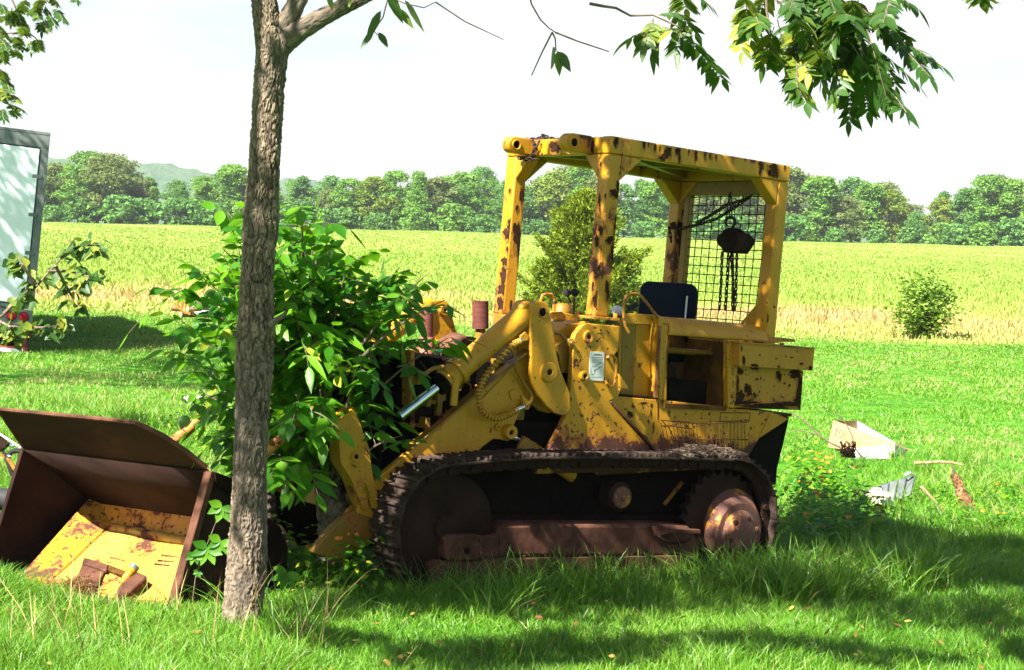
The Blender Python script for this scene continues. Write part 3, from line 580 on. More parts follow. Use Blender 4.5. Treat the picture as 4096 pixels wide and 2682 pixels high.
# seat
s = MB(); ys = (.36, .86); x0 = .88
pts = []
def rbox(mb, a, b, r, ax):                  # box rounded along one axis
    (x0, y0, z0), (x1, y1, z1) = a, b; cs = []
    for cx_, cz_, a0 in ((x1-r, z1-r, 0), (x0+r, z1-r, 90), (x0+r, z0+r, 180), (x1-r, z0+r, 270)) if ax == 'y' else ((y1-r, z1-r, 0), (y0+r, z1-r, 90), (y0+r, z0+r, 180), (y1-r, z0+r, 270)):
        for k in range(6): an = R(a0+18*k); cs.append((cx_+r*math.cos(an), cz_+r*math.sin(an)))
    if ax == 'y': mb.ext([(p, y0, q) for p, q in cs], (0, y1-y0, 0))
    else: mb.ext([(x0, p, q) for p, q in cs], (x1-x0, 0, 0))
    return mb
a = L(1, 1150, 1400, Y=.90)
seat = rbox(MB(), (1.13, .38, 1.55), (1.24, .92, 1.99), .07, 'x').build('seat', M['navy'], LO, .03)
MB().box((.72, .38, 1.42), (1.17, .90, 1.53)).build('cushion', M['navy'], seat, .03)
MB().tube([(1.128, .385, 1.62), (1.126, .383, 1.9)], .006, 6).build('torn_piping', M['white'], seat)
# tower plate with the pivots
tw = plateY('loader_tower', 2, [(1480, 1558), (1540, 1450), (1640, 1270), (1700, 1140), (1735, 1000), (1755, 760), (1768, 470), (1790, 405), (1850, 335), (1885, 318), (2182, 345), (2166, 560), (2120, 620), (2170, 800), (2170, 975), (2090, 1010), (2240, 1190), (2445, 1420), (2445, 1575), (2440, 1640), (1420, 1660)], -.07, .045, M['yellow_hull'])
def boss(r, u, v, Y, ro, ri, h, parent=tw, m='yellow', name='pivot_boss'):
    c = L(r, u, v, Y=Y); o = MB().lathe(c, (0, -1, 0), [(-.01, ro), (h*.6, ro), (h, ro*.88), (h, ri*1.25), (h*.8, ri)], 24).build(name, M[m], parent, 0, 30)
    MB().lathe(c, (0, -1, 0), [(0, ri*.98), (h*.8+.001, ri*.98)], 16).build('bore', M['black'], parent if parent.parent is None else o) if parent is LO else None
    q = MB().lathe(c, (0, -1, 0), [(0, ri*.9), (h*.82, ri*.9)], 16)
    if parent is not LO: q.build('pin_hole', M['black'], parent)
    return o
boss(2, 1898, 440, -.07, .042, .017, .012, m='rust_orange')
boss(2, 1850, 785, -.07, .034, .015, .03)
MB().tube([L(2, 2011, 378, Y=-.075), L(2, 2011, 380, Y=-.06)], .006, 8).tube([L(2, 2011, 410, Y=-.075), L(2, 2011, 412, Y=-.06)], .006, 8).build('bolt_hole', M['black'], tw)
hd = [(2075, 640), (2072, 615), (2090, 600), (2120, 605), (2148, 640), (2150, 700), (2142, 820), (2125, 870), (2098, 885), (2068, 862), (2055, 830)]
MB().tube([L(2, *hd[0], Y=-.07)]+[L(2, u, v, Y=-.115) for u, v in hd[1:-1]]+[L(2, *hd[-1], Y=-.07)], .010, 8).build('handle', M['rust_orange'], tw)
lb = plateY('sign_plate', 2, [(1916, 572), (2042, 575), (2036, 832), (1906, 826)], -.0735, .003, M['plate_label'], tw, 0)
lt = MB(); rr_ = np.random.default_rng(2)
def LS(u0, v0, u1, v1, w, mb, Y=-.0745):
    a = L(2, u0, v0, Y=Y); b = L(2, u1, v1, Y=Y); mb.ext([a+[0, 0, w], b+[0, 0, w], b-[0, 0, w], a-[0, 0, w]], (0, .0006, 0))
def text(s, r, u, v, Y, size, m, parent, name='lettering'):
    cu_ = bpy.data.curves.new('txt', 'FONT'); cu_.body = s; cu_.size = size; cu_.align_x = 'CENTER'; cu_.extrude = .0004; o = bpy.data.objects.new('txt', cu_); COL.objects.link(o)
    bpy.context.view_layer.update(); me = bpy.data.meshes.new_from_object(o.evaluated_get(bpy.context.evaluated_depsgraph_get())); bpy.data.objects.remove(o)
    q = bpy.data.objects.new(name, me); COL.objects.link(q); me.materials.clear(); me.materials.append(m); p = L(r, u, v, Y=Y)
    q.matrix_world = Matrix(((1, 0, 0, p[0]), (0, 0, -1, p[1]), (0, 1, 0, p[2]), (0, 0, 0, 1))); q.parent = parent; return q
text('WARNING', 2, 1983, 603, -.0745, .014, M['ink'], lb)
for v in (622, 637, 651, 664):              # lines too worn to read: broken strokes
    u = 1930+rr_.uniform(0, 8)
    while u < 2026: w = rr_.uniform(3, 10); LS(u, v, min(u+w, 2030), v+.4, .0011, lt); u += w+2.5
u = 1935
while u < 2012: w = rr_.uniform(4, 9); LS(u, 797, u+w, 798, .0008, lt); u += w+3
lt.build('worn_text', M['ink'], lb)
dr = MB()
for q in ([(1935, 690), (1930, 720), (1920, 745), (1925, 770), (1945, 775), (1960, 755), (1950, 735), (1975, 728), (2025, 690), (2033, 678), (2020, 672), (1985, 685), (1945, 705), (1935, 690)], [(1960, 700), (1985, 680), (2010, 668), (2030, 675)], [(1950, 745), (2000, 712), (2030, 700)], [(1945, 720), (1965, 760)]):
    for (a, b), (c, d) in zip(q, q[1:]): LS(a, b, c, d, .0009, dr)
dr.build('worn_drawing', M['ink_faint'], lb)
# hull side plate, brace line, boxes along the near side
hull = plateY('side_plate', 3, [(500, 900), (575, 905), (970, 938), (1490, 1000), (1840, 1030), (1740, 1250), (1622, 1456), (1500, 1500), (400, 1560), (300, 1500)], -.022, .03, M['yellow_hull'])
MB().ext(trace(3, [(1742, 1250), (1838, 1032), (1985, 1092)], -.03), (0, .02, 0)).build('brace', M['yellow'], hull, .003)
MB().ext(trace(3, [(505, 955), (520, 945), (880, 1335), (866, 1348)], -.082), (0, .06, 0)).build('weld_edge', M['rust'], hull, .002)
MB().ext([L(3, 560, 900, Y=-.02), L(3, 970, 938, Y=-.02), L(3, 970, 938, Y=-.02)+[0, .25, 0], L(3, 560, 900, Y=-.02)+[0, .25, 0]], (0, 0, .012)).build('ledge', M['rust_dark'], hull)
plateY('rear_hull', 3, [(1838, 1040), (1990, 1075), (1945, 1280), (1890, 1500), (1878, 1640), (1560, 1640), (1560, 1100)], .06, .9, M['black'])  # hull side in shade, the darkness put into its black
fp = plateY('front_panel', 3, [(568, 300), (640, 215), (925, 235), (925, 940), (575, 905)], .07, .02, M['yellow_hull'])
MB().ext(trace(3, [(625, 215), (905, 228), (905, 312), (625, 300)], .045), (0, .024, 0)).build('cowl', M['yellow'], fp, .004)
MB().ext(trace(3, [(600, 310), (720, 312), (690, 900), (585, 900)], .066), (0, .01, 0)).build('recess', M['yellow_dull'], fp, .002)
pil = plateY('door_pillar', 3, [(905, 240), (925, 238), (965, 270), (985, 330), (975, 560), (970, 940), (905, 935)], -.03, .10, M['yellow_hull'])
MB().tube([L(3, 915, 320, Y=-.035), L(3, 895, 600, Y=-.04), L(3, 875, 915, Y=-.035)], .010, 6).build('rust_seam', M['rust'], pil)
# rounded fender cover
fa = [L(3, 925, 240, Y=.10), L(3, 1700, 318, Y=.10)]; fb = [L(3, 985, 392, Y=-.05), L(3, 1812, 455, Y=-.05)]
mbf = MB(); nseg = 10; st = []
for e, (pa, pb) in enumerate(((fa[0], fb[0]), (L(3, 1540, 294, Y=.10), L(3, 1560, 436, Y=-.05)), (fa[1]*[1, 1, 1]-[0, 0, .0], fb[1]))):
    for k in range(nseg+1):
        an = k/nseg*math.pi/2; st.append(np.array([pa[0]+(pb[0]-pa[0])*k/nseg, pa[1]+(pb[1]-pa[1])*math.sin(an), pb[2]+(pa[2]-pb[2])*math.cos(an)]))
fs = [(i*(nseg+1)+k, i*(nseg+1)+k+1, (i+1)*(nseg+1)+k+1, (i+1)*(nseg+1)+k) for i in range(2) for k in range(nseg)]
mbf.add(st, fs); endc = [len(st)]; mbf.add([fa[0]*[1, 1, 0]+[0, .0, fb[0][2]], fa[1]*[1, 1, 0]+[0, 0, fb[1][2]]], []); n0 = len(mbf.v)-2
mbf.f.append(tuple(list(range(nseg+1))+[n0])); mbf.f.append(tuple(list(range(2*(nseg+1), 3*(nseg+1)))[::-1]+[n0+1]))
fen = mbf.build('fender_cover', M['yellow'], LO)
sm = fen.modifiers.new('s', 'SOLIDIFY'); sm.thickness = .008
MB().tube([L(3, 1558, 440, Y=-.054), L(3, 1555, 370, Y=-.03), L(3, 1548, 310, Y=.05)], .004, 5).build('seam', M['rust_orange'], fen)
# open battery box
bb = MB(); z0 = L(3, 970, 965, Y=-.05)[2]; xa = L(3, 985, 700, Y=-.05)[0]; xb = L(3, 1482, 700, Y=-.05)[0]; zt = L(3, 985, 395, Y=-.05)[2]
bb.box((xa, .40, z0), (xb, .43, zt)); bb.box((xa-.02, -.03, z0), (xa, .43, zt)); bb.box((xa, -.045, z0-.03), (xb+.02, .43, z0)); bb.box((xb, .0, z0), (xb+.02, .43, zt)); bx = bb.build('battery_box', M['inner'], LO)
MB().box((xa, .30, z0+.33), (xb, .40, z0+.36)).build('shelf', M['rust_orange'], bx); MB().box((xa, .15, z0+.001), (xb, .28, z0+.16)).build('liner', M['black'], bx)
cab = MB().tube([L(3, 985, 630, Y=.2), L(3, 1030, 670, Y=.2), L(3, 1060, 780, Y=.2), L(3, 1105, 870, Y=.2), L(3, 1120, 920, Y=.2)], .012, 8).build('cable', M['rubber'], bx)
strip = plateY('hinge_post', 3, [(1478, 430), (1560, 436), (1545, 1005), (1478, 998)], -.05, .05, M['yellow_hull'])
for v in (490, 590, 700, 800, 890): MB().tube([L(3, 1527, v-28, Y=-.055), L(3, 1525, v+28, Y=-.055)], .008, 8).build('hinge', M['rust_orange'], strip)
dp = plateY('tool_box', 3, [(1545, 640), (2108, 690), (2085, 1020), (1528, 1000)], -.05, .5, M['yellow_box'])
ld = plateY('box_lid', 3, [(1580, 462), (2200, 508), (2182, 692), (1572, 655)], -.12, .60, M['yellow_box'], LO, .004)
MB().ext(trace(3, [(1572, 450), (2204, 500), (2204, 510), (1572, 464)], -.135), (0, .63, 0)).build('lip', M['rust_orange'], ld, .002)
MB().lathe(L(3, 2066, 522, Y=-.121), (0, -1, 0), [(0, .018), (.006, .018)], 14).build('rust_patch', M['rust_orange'], ld)
bi = []
for u, v, ru, rv in ((1700, 668, 30, 14), (1900, 725, 22, 36), (1645, 845, 28, 50), (1700, 892, 14, 20), (1580, 900, 30, 60), (1575, 690, 30, 24), (2040, 712, 56, 30), (2075, 850, 24, 110), (1990, 812, 9, 10), (2060, 930, 34, 40), (1950, 795, 8, 8), (1620, 955, 90, 18), (1800, 985, 260, 22), (1980, 965, 100, 22), (1560, 790, 10, 60), (1720, 760, 10, 8)): bi.append((3, u, v, ru, rv, 'Y', -.0510, L(3, 1545, 800, Y=-.05)[0]+.002, L(3, 2098, 800, Y=-.05)[0]-.002, L(3, 1800, 1008, Y=-.05)[2]+.002))
scabs(dp, bi)
bi = []
for u, v, ru, rv in ((1610, 600, 10, 40), (1700, 645, 30, 12), (1880, 590, 6, 6), (1900, 655, 10, 8), (2090, 632, 14, 10), (1960, 575, 4, 5), (2010, 580, 16, 4), (1590, 500, 8, 20), (2165, 665, 16, 14), (1745, 560, 4, 8)): bi.append((3, u, v, ru, rv, 'Y', -.1210, L(3, 1580, 560, Y=-.12)[0]+.002, L(3, 2196, 560, Y=-.12)[0]-.002, 1.0))
scabs(ld, bi)
bi = []
for u, v, ru, rv in ((845, 980, 8, 20), (840, 1040, 6, 30), (665, 1050, 22, 24), (690, 985, 12, 10), (1130, 1048, 7, 8), (1135, 1150, 9, 9), (900, 1010, 6, 60), (860, 1150, 5, 34), (780, 960, 30, 8)): bi.append((3, u, v, ru, rv, 'Y', -.0228, -.3, 1.9, .86))
scabs(hull, bi)
MB().ext(trace(3, [(1818, 405), (2035, 430), (2035, 452), (1905, 452), (1900, 462), (1818, 455)], .0), (0, .3, 0)).build('rear_flange', M['rust_orange'], LO, .003)
MB().ext(trace(3, [(1850, 1030), (2015, 1048), (2005, 1075), (1850, 1050)], -.03), (0, .4, 0)).build('rear_step', M['rust'], LO, .004)
# deck, dashboard, engine and belly
bd = MB(); bd.box((-1.30, .12, .95), (-.1, .98, 1.36)); bd.box((-.15, .12, 1.0), (.32, 1.02, 1.50))
bd.box((-1.2, .03, .40), (1.5, 1.12, 1.0))
hood = bd.build('engine_block', M['black'], LO, .01)
MB().box((-.12, .30, 1.50), (.22, .98, 1.66)).box((1.0, .46, 1.0), (1.60, 1.1, 1.50)).box((.3, .46, 1.0), (1.0, 1.08, 1.36)).box((.35, .12, 1.50), (1.6, .46, 1.53)).build('cab_deck', M['yellow_dull'], LO, .02)
ds = plateY('dashboard', 2, [(1570, 340), (1575, 222), (1660, 215), (1770, 240), (1850, 300), (1850, 345)], .42, .35, M['yellow'])
plateY('tank_top', 2, [(1590, 420), (1640, 380), (1720, 320), (1830, 320), (1880, 300), (1900, 520), (1740, 700), (1620, 560)], .06, .20, M['yellow'])
for (a, b, c, d, Y) in ((1708, 45, 1740, 215, .45), (1780, 45, 1768, 225, .40)):
    lv = MB().tube([L(2, c, d, Y=Y), L(2, (a+c)/2+(16 if a < 1750 else -4), (b+d)/2, Y=Y), L(2, a, b, Y=Y)], .007, 8).build('control_lever', M['rust'], LO)
    MB().lathe(L(2, a, b, Y=Y)-[0, 0, .026], (0, 0, 1), [(0, .008), (.006, .022), (.02, .028), (.036, .026), (.048, .014), (.052, .003)], 16).build('knob', M['rubber'], lv)
MB().lathe(L(2, 1665, 218, Y=.5), (0, 0, 1), [(0, .065), (.02, .06), (.05, .045), (.06, .03)], 16).build('filler_cap', M['yellow_dull'], LO)
def rail(pts, r, Y, rad=.010, m='rust_orange', name='grab_rail'): return MB().tube([L(r, u, v, Y=Y) for u, v in pts], rad, 8).build(name, M[m], LO)
rail([(1480, 205), (1478, 110), (1492, 68), (1530, 55), (1572, 65), (1595, 105), (1592, 215)], 2, .40, .011)
rail([(655, 375), (625, 320), (612, 240), (612, 130), (635, 70), (680, 48), (740, 55), (790, 110), (850, 190), (912, 265), (915, 330), (905, 500)], 3, -.02, .010)
rail([(655, 180), (725, 140)], 3, .35, .016, 'rubber', 'steering_grip')
MB().lathe(L(3, 560, 195, Y=.2), (1, 0, 0), [(-.04, .03), (0, .04), (.04, .03)], 8).build('rag', M['white'], LO, .01)
# stacks and drums
def stack(u0, u1, vt, vm, vb, Y, rb, name, m2, m1='pipe'):
    ct = L(2, (u0+u1)/2, vt, Y=Y); cm = L(2, (u0+u1)/2+2, vm, Y=Y); cb_ = L(2, (u0+u1)/2-2, vb, Y=Y); rr = np.linalg.norm(L(2, u1, vt, Y=Y)-L(2, u0, vt, Y=Y))*.5*.80
    pf = []; k = 22; h = ct[2]-cm[2]
    for i in range(k): a0 = i/k*h; pf += [(a0, rr*.96), (a0+h/k*.35, rr), (a0+h/k*.65, rr), (a0+h/k*.9, rr*.95)]
    pf += [(h, rr), (h, rr*.9), (h-.03, rr*.88)]; o = MB().lathe(cm, (ct-cm)/np.linalg.norm(ct-cm), pf, 28).build(name, M[m1], LO)
    MB().lathe(cb_, nrm(cm-cb_), [(0, rb), (np.linalg.norm(cm-cb_), rb)], 20).build('pipe', M[m2], o); MB().lathe(ct-[0, 0, .028], (0, 0, 1), [(0, rr*.87), (.002, rr*.87)], 20).build('dark_opening', M['black'], o)
stack(862, 1014, 118, 365, 600, .55, .034, 'exhaust_stack', 'rust_orange')
stack(400, 522, 192, 440, 920, .80, .052, 'air_intake', 'red_oxide')
MB().lathe(L(2, 720, 560, Y=.5), (0, 1, 0), [(-.16, .06), (-.16, .10), (-.02, .105), (0, .115), (.03, .115), (.03, .09), (.12, .085)], 28).build('filter_drum', M['rust'], LO, 0)
MB().ext(trace(2, [(700, 480), (900, 450), (1010, 500), (900, 600), (740, 700)], .6), (0, .2, 0)).build('manifold', M['yellow_dull'], LO, .02)
MB().ext(trace(2, [(330, 560), (545, 470), (560, 640), (700, 700), (700, 900), (640, 1040), (520, 1200), (60, 1500), (-20, 1300)], .92), (0, .06, 0)).build('hood_side', M['yellow_dull'], LO, .01)
MB().ext(trace(2, [(320, 560), (356, 560), (362, 1250), (312, 1250)], .12), (0, .1, 0)).build('hood_edge', M['rust_orange'], LO, .006)
eng = MB(); r_ = np.random.default_rng(4)
for i in range(46):
    p = L(2, r_.uniform(380, 1330), r_.uniform(700, 1500), Y=r_.uniform(.10, .13)); s_ = r_.uniform(.01, .06, 3); eng.box(p-s_, p+s_)
for i in range(14):
    a = L(2, r_.uniform(500, 1300), r_.uniform(800, 1400), Y=.1); eng.tube([a, a+r_.normal(0, .12, 3)*[1, .2, 1], a+r_.normal(0, .2, 3)*[1, .2, 1]], .008, 6)
eng.build('engine_fittings', M['yellow_dull'], LO, .003)
# lift arms, bell crank, cylinders
arm_pts = [(1395, 560), (1340, 590), (1130, 750), (900, 960), (700, 1120), (520, 1290), (330, 1445), (-100, 1800), (-160, 2010), (120, 2100), (420, 1870), (640, 1690), (830, 1558), (960, 1420), (1055, 1350), (1120, 1355), (1190, 1370), (1240, 1320), (1232, 1240), (1285, 1120), (1460, 960), (1500, 800)]
def arm(Y, far=False):
    a = MB().ext(trace(2, arm_pts, -.02), (0, .05, 0))
    if far: a.v = [(x, y+Y, z) for x, y, z in a.v]
    return a.build('lift_arm', M['yellow'], LO, .006)
ar = arm(0)
MB().ext(trace(2, [(935, 1010), (1180, 760), (1260, 800), (1340, 990), (1200, 1100), (1010, 1150)], -.032), (0, .012, 0)).build('doubler', M['yellow'], ar, .004)
MB().ext(trace(2, [(1395, 572), (900, 972), (330, 1452), (320, 1436), (890, 955), (1385, 556)], -.03), (0, .08, 0)).build('top_edge', M['yellow_dull'], ar, .002)
boss(2, 1180, 1283, -.02, .048, .016, .05, ar); boss(2, 1085, 1240, -.02, .022, .006, .02, ar)
fpx = lambda pts: [((x*.1204+262.5-375)/.1123, (y*.1204+400-287.5)/.1123) for x, y in pts]
leg = MB().ext(trace(6, [(600, 200), (760, 60), (850, 300), (885, 400), (905, 560), (930, 690), (957, 880), (945, 905), (905, 890), (870, 780), (862, 710), (880, 880), (850, 920), (800, 820), (740, 660), (650, 520), (640, 380)], -.05), (0, .12, 0)).build('bucket_link', M['yellow'], ar, .008)
boss(6, 768, 468, -.05, .032, .016, .02, leg)
MB().ext(trace(6, [(795, 875), (930, 870), (960, 1000), (900, 1200), (640, 1330), (420, 1270), (560, 1090)], .0), (0, .07, 0)).build('arm_foot', M['yellow_dull'], ar, .006)
ar2 = arm(1.05, True)
bc = [(1392, 170), (1400, 145), (1440, 123), (1480, 120), (1525, 132), (1555, 165), (1562, 215), (1600, 450), (1622, 600), (1655, 740), (1700, 850), (1740, 940), (1745, 1080), (1720, 1125), (1690, 1145), (1600, 1120), (1530, 1060), (1460, 960), (1405, 850), (1390, 770), (1392, 560)]
bk = plateY('bell_crank', 2, bc, -.115, .035, M['yellow'], LO, .008)
boss(2, 1540, 752, -.115, .066, .02, .022, bk); MB().lathe(L(2, 1491, 222, Y=-.112), (0, -1, 0), [(0, .030), (.006, .030)], 20).build('pin_hole', M['black'], bk)
MB().tube([L(2, 1491, 222, Y=-.118)+[.031*math.cos(a), 0, .031*math.sin(a)] for a in np.linspace(0, 6.28, 20, endpoint=False)], .005, 6, True).build('bushing', M['yellow_dull'], bk)
b2 = MB().ext(trace(2, bc, -.115), (0, .035, 0)); b2.v = [(x, y+.16, z) for x, y, z in b2.v]; b2.build('bell_crank', M['yellow'], LO, .008)
b3 = MB().ext(trace(2, [(495, 150), (520, 115), (590, 110), (640, 125), (670, 165), (690, 260), (750, 470), (790, 700), (600, 760), (540, 500)], 1.06), (0, .05, 0)).build('bell_crank', M['yellow'], LO, .006); boss(2, 605, 200, 1.06, .04, .012, .03, b3, 'rust_orange')
def cyl(Y, p_end, p_gl, p_rod, rb, rr, shift=0):
    A = L(2, *p_end, Y=Y); B = L(2, *p_gl, Y=Y); Cc = L(2, *p_rod, Y=Y); d = nrm(A-B)
    for q in (A, B, Cc): q[1] += shift
    o = MB().lathe(B, d, [(0, rb), (.015, rb*1.03), (.03, rb), (np.linalg.norm(A-B)-.10, rb), (np.linalg.norm(A-B)-.06, rb*.93), (np.linalg.norm(A-B), rb*.62)], 30).build('hydraulic_cylinder', M['yellow'], LO)
    gl = MB().lathe(B, -d, [(-.002, rb*1.0), (.0, rb*1.02), (.02, rb*1.02), (.022, rb*.85), (.05, rb*.8), (.055, rb*.5)], 24).build('gland', M['black'], o)
    MB().lathe(Cc, nrm(B-Cc), [(0, rr), (np.linalg.norm(B-Cc), rr)], 24).build('rod', M['chrome'], o); return o, A, B, Cc, d
cy, A, B, Cc, dd = cyl(-.03, (1370, 205), (610, 845), (215, 1150), .074, .032)
for s_ in (.03, .10):                       # clamp bands round the gland
    MB().lathe(B+dd*s_, dd, [(0, .070), (0, .086), (.035, .086), (.035, .070)], 30).build('clamp_band', M['yellow'], cy, .003)
ear = MB(); e0 = B+dd*.04; ear.box((e0[0]-.015, -.115, e0[2]-.16), (e0[0]+.03, -.09, e0[2]+.04)); ear.build('bracket', M['yellow'], cy, .006)
MB().tube([L(2, 400, 840, Y=-.09), L(2, 440, 770, Y=-.1), L(2, 520, 720, Y=-.1), L(2, 620, 705, Y=-.08)], .014, 8).tube([L(2, 370, 790, Y=-.05), L(2, 430, 790, Y=-.05)], .012, 8).lathe(L(2, 410, 835, Y=-.12), (0, 1, 0), [(0, .02), (.06, .026)], 12).build('oil_fitting', M['yellow_dull'], cy, .003)
hd_ = MB().ext(trace(2, [(1290, 190), (1310, 150), (1360, 125), (1400, 125), (1400, 330), (1330, 300)], -.075), (0, .11, 0)).build('cylinder_head', M['yellow'], cy, .02)
cyl(-.03, (1370, 205), (610, 845), (215, 1150), .062, .030, 1.12)
# lower lift cylinder
A2 = L(2, 1480, 1500, Y=.02); B2 = L(2, 1290, 1375, Y=.02); C2 = L(2, 1180, 1300, Y=.02); d2 = nrm(A2-B2)
lc = MB().lathe(B2, d2, [(0, .045), (.05, .05), (.06, .036), (.13, .036), (.135, .05), (.20, .05), (.21, .04), (.5, .04)], 24).build('lift_cylinder', M['yellow'], LO); MB().lathe(C2, d2, [(0, .022), (np.linalg.norm(B2-C2), .022)], 20).build('rod', M['chrome'], lc)
MB().ext(trace(2, [(1270, 1450), (1330, 1330), (1450, 1390), (1400, 1520)], -.04), (0, .03, 0)).build('bracket', M['yellow_dull'], lc, .006)
# wound hose and hard line
hp = [(1290, 480), (1240, 500), (1180, 560), (1110, 640), (1040, 720), (980, 800), (940, 880), (918, 960), (922, 1040), (950, 1100), (1010, 1150), (1080, 1170), (1150, 1155), (1210, 1120), (1270, 1085)]
P_ = np.array([L(2, *q, Y=-.10) for q in hp]); tt = np.linspace(0, 1, len(P_)); T2 = np.linspace(0, 1, 150); Q = np.stack([np.interp(T2, tt, P_[:, c]) for c in range(3)], 1)
for _ in range(3): Q[1:-1] = (Q[:-2]+Q[1:-1]*2+Q[2:])/4
hs = MB().tube(Q, .0145, 10).build('hydraulic_hose', M['yellow_dull'], LO)
sp = [q+.0155*np.array([math.sin(i*.9)*.7, math.cos(i*.9), math.sin(i*.9)*.7]) for i, q in enumerate(Q[::1])]
wr = MB(); Q3 = np.stack([np.interp(np.linspace(0, 1, 620), np.linspace(0, 1, 150), Q[:, c]) for c in range(3)], 1); tg = np.gradient(Q3, axis=0); tg /= np.linalg.norm(tg, axis=1, keepdims=True)
n1_ = np.cross(tg, [0, 1, 0]); n1_ /= np.linalg.norm(n1_, axis=1, keepdims=True); n2_ = np.cross(tg, n1_); an = np.arange(620)*.36
wr.tube(Q3+.0175*(np.cos(an)[:, None]*n1_+np.sin(an)[:, None]*n2_), .0062, 5).build('spiral_guard', M['yellow'], hs)
for a_, b_ in (((1235, 510), (1300, 470)), ((1245, 1095), (1300, 1072))): MB().lathe(L(2, *a_, Y=-.10), nrm(L(2, *b_, Y=-.10)-L(2, *a_, Y=-.10)), [(0, .016), (.05, .016), (.05, .012), (.075, .012)], 12).build('crimp', M['chrome'], hs)
MB().ext(trace(2, [(1290, 430), (1340, 390), (1375, 430), (1370, 470), (1300, 500)], -.10), (0, .04, 0)).build('elbow_block', M['yellow'], hs, .006)
MB().tube([L(2, u, v, Y=-.07) for u, v in [(1390, 570), (1330, 600), (1270, 640), (1245, 690), (1260, 740), (1320, 840), (1400, 960), (1395, 1010), (1340, 1060)]], .010, 8).build('steel_line', M['yellow_dull'], LO)
MB().ext(trace(2, [(1200, 930), (1240, 905), (1300, 940), (1310, 1000), (1215, 1000)], -.045), (0, .02, 0)).ext(trace(2, [(1310, 960), (1400, 1030), (1370, 1090), (1330, 1085)], -.07), (0, .03, 0)).build('line_clamp', M['yellow'], LO, .004)
MB().lathe(L(2, 1730, 490, Y=-.05), (0, -1, 0), [(0, .03), (.02, .03), (.02, .015), (.04, .015)], 6).tube([L(2, 1600, 405, Y=-.04), L(2, 1650, 410, Y=-.05), L(2, 1700, 470, Y=-.06)], .012, 8).build('hose_fitting', M['yellow_dull'], LO, .003)
MB().ext(trace(2, [(1620, 520), (1700, 480), (1770, 520), (1760, 760), (1660, 760), (1640, 620)], .0), (0, .05, 0)).build('tower_inner_plate', M['yellow_dull'], LO, .004)
# bucket linkage rods towards the bucket
for a_, b_, Y in (((258, 458), (318, 405), .05), ((168, 447), (243, 382), 1.05)): MB().tube([L(0, *a_, Y=Y), L(0, *b_, Y=Y)], .036, 14).build('tilt_rod', M['rod'], LO)
# radiator guard
rg_ = MB(); x_ = -1.52
rg_.box((x_, .12, .35), (x_+.06, 1.0, 1.30)); rgd = rg_.build('radiator_guard', M['black'], LO, .01); slots = MB()
for i in range(9):
    for j in range(11): slots.box((x_-.012, .20+i*.085, .52+j*.065), (x_-.002, .27+i*.085, .53+j*.065))
slots.build('perforation', M['rust'], rgd); MB().box((x_-.05, .15, .36), (x_-.003, .9, .48)).build('bumper_strip', M['yellow'], rgd, .01)
# tracks
IX, IZ, RX, RZ, RO = -1.20, .36, 1.08, .40, .405
def path(n):
    pts = []; N = 1200
    for k in range(N):
        pass
    a = [(IX+(RO-.02)*math.cos(t), IZ+(RO-.02)*math.sin(t)) for t in np.linspace(R(270), R(95), 60)]
    b = [(x, z) for x, z in ((-.9, .775), (-.6, .795), (-.2, .805), (.2, .812), (.6, .815), (.9, .812))]
    c = [(RX+(RO+.01)*math.cos(t), RZ+(RO+.01)*math.sin(t)) for t in np.linspace(R(88), R(-90), 60)]
    P = np.array(a+b+c+[(IX, IZ-RO+.02)]); d = np.r_[0, np.cumsum(np.linalg.norm(np.diff(P, axis=0), axis=1))]; s = np.arange(n)/n*d[-1]
    q = np.stack([np.interp(s, d, P[:, 0]), np.interp(s, d, P[:, 1])], 1); q2 = np.stack([np.interp((s+.02) % d[-1], d, P[:, 0]), np.interp((s+.02) % d[-1], d, P[:, 1])], 1); return q, q2-q, d[-1]
NS = 42; q, tn_, per = path(NS); pitch = per/NS
def shoe_mesh():
    m = MB(); w = .150; h = pitch/2
    m.box((-h*.98, -w, -.004), (h*1.10, w, .012))
    for k in (-.75, .05, .8): m.ext([(h*k-.011, -w+.003, .012), (h*k+.011, -w+.003, .012), (h*k+.007, -w+.003, .034), (h*k-.007, -w+.003, .034)], (0, 2*w-.006, 0))
    for xx in (-.035, .04):
        for yy in (-.085, .085): m.lathe((xx, yy, .0115), (0, 0, 1), [(0, .011), (.012, .011)], 6)
    return m
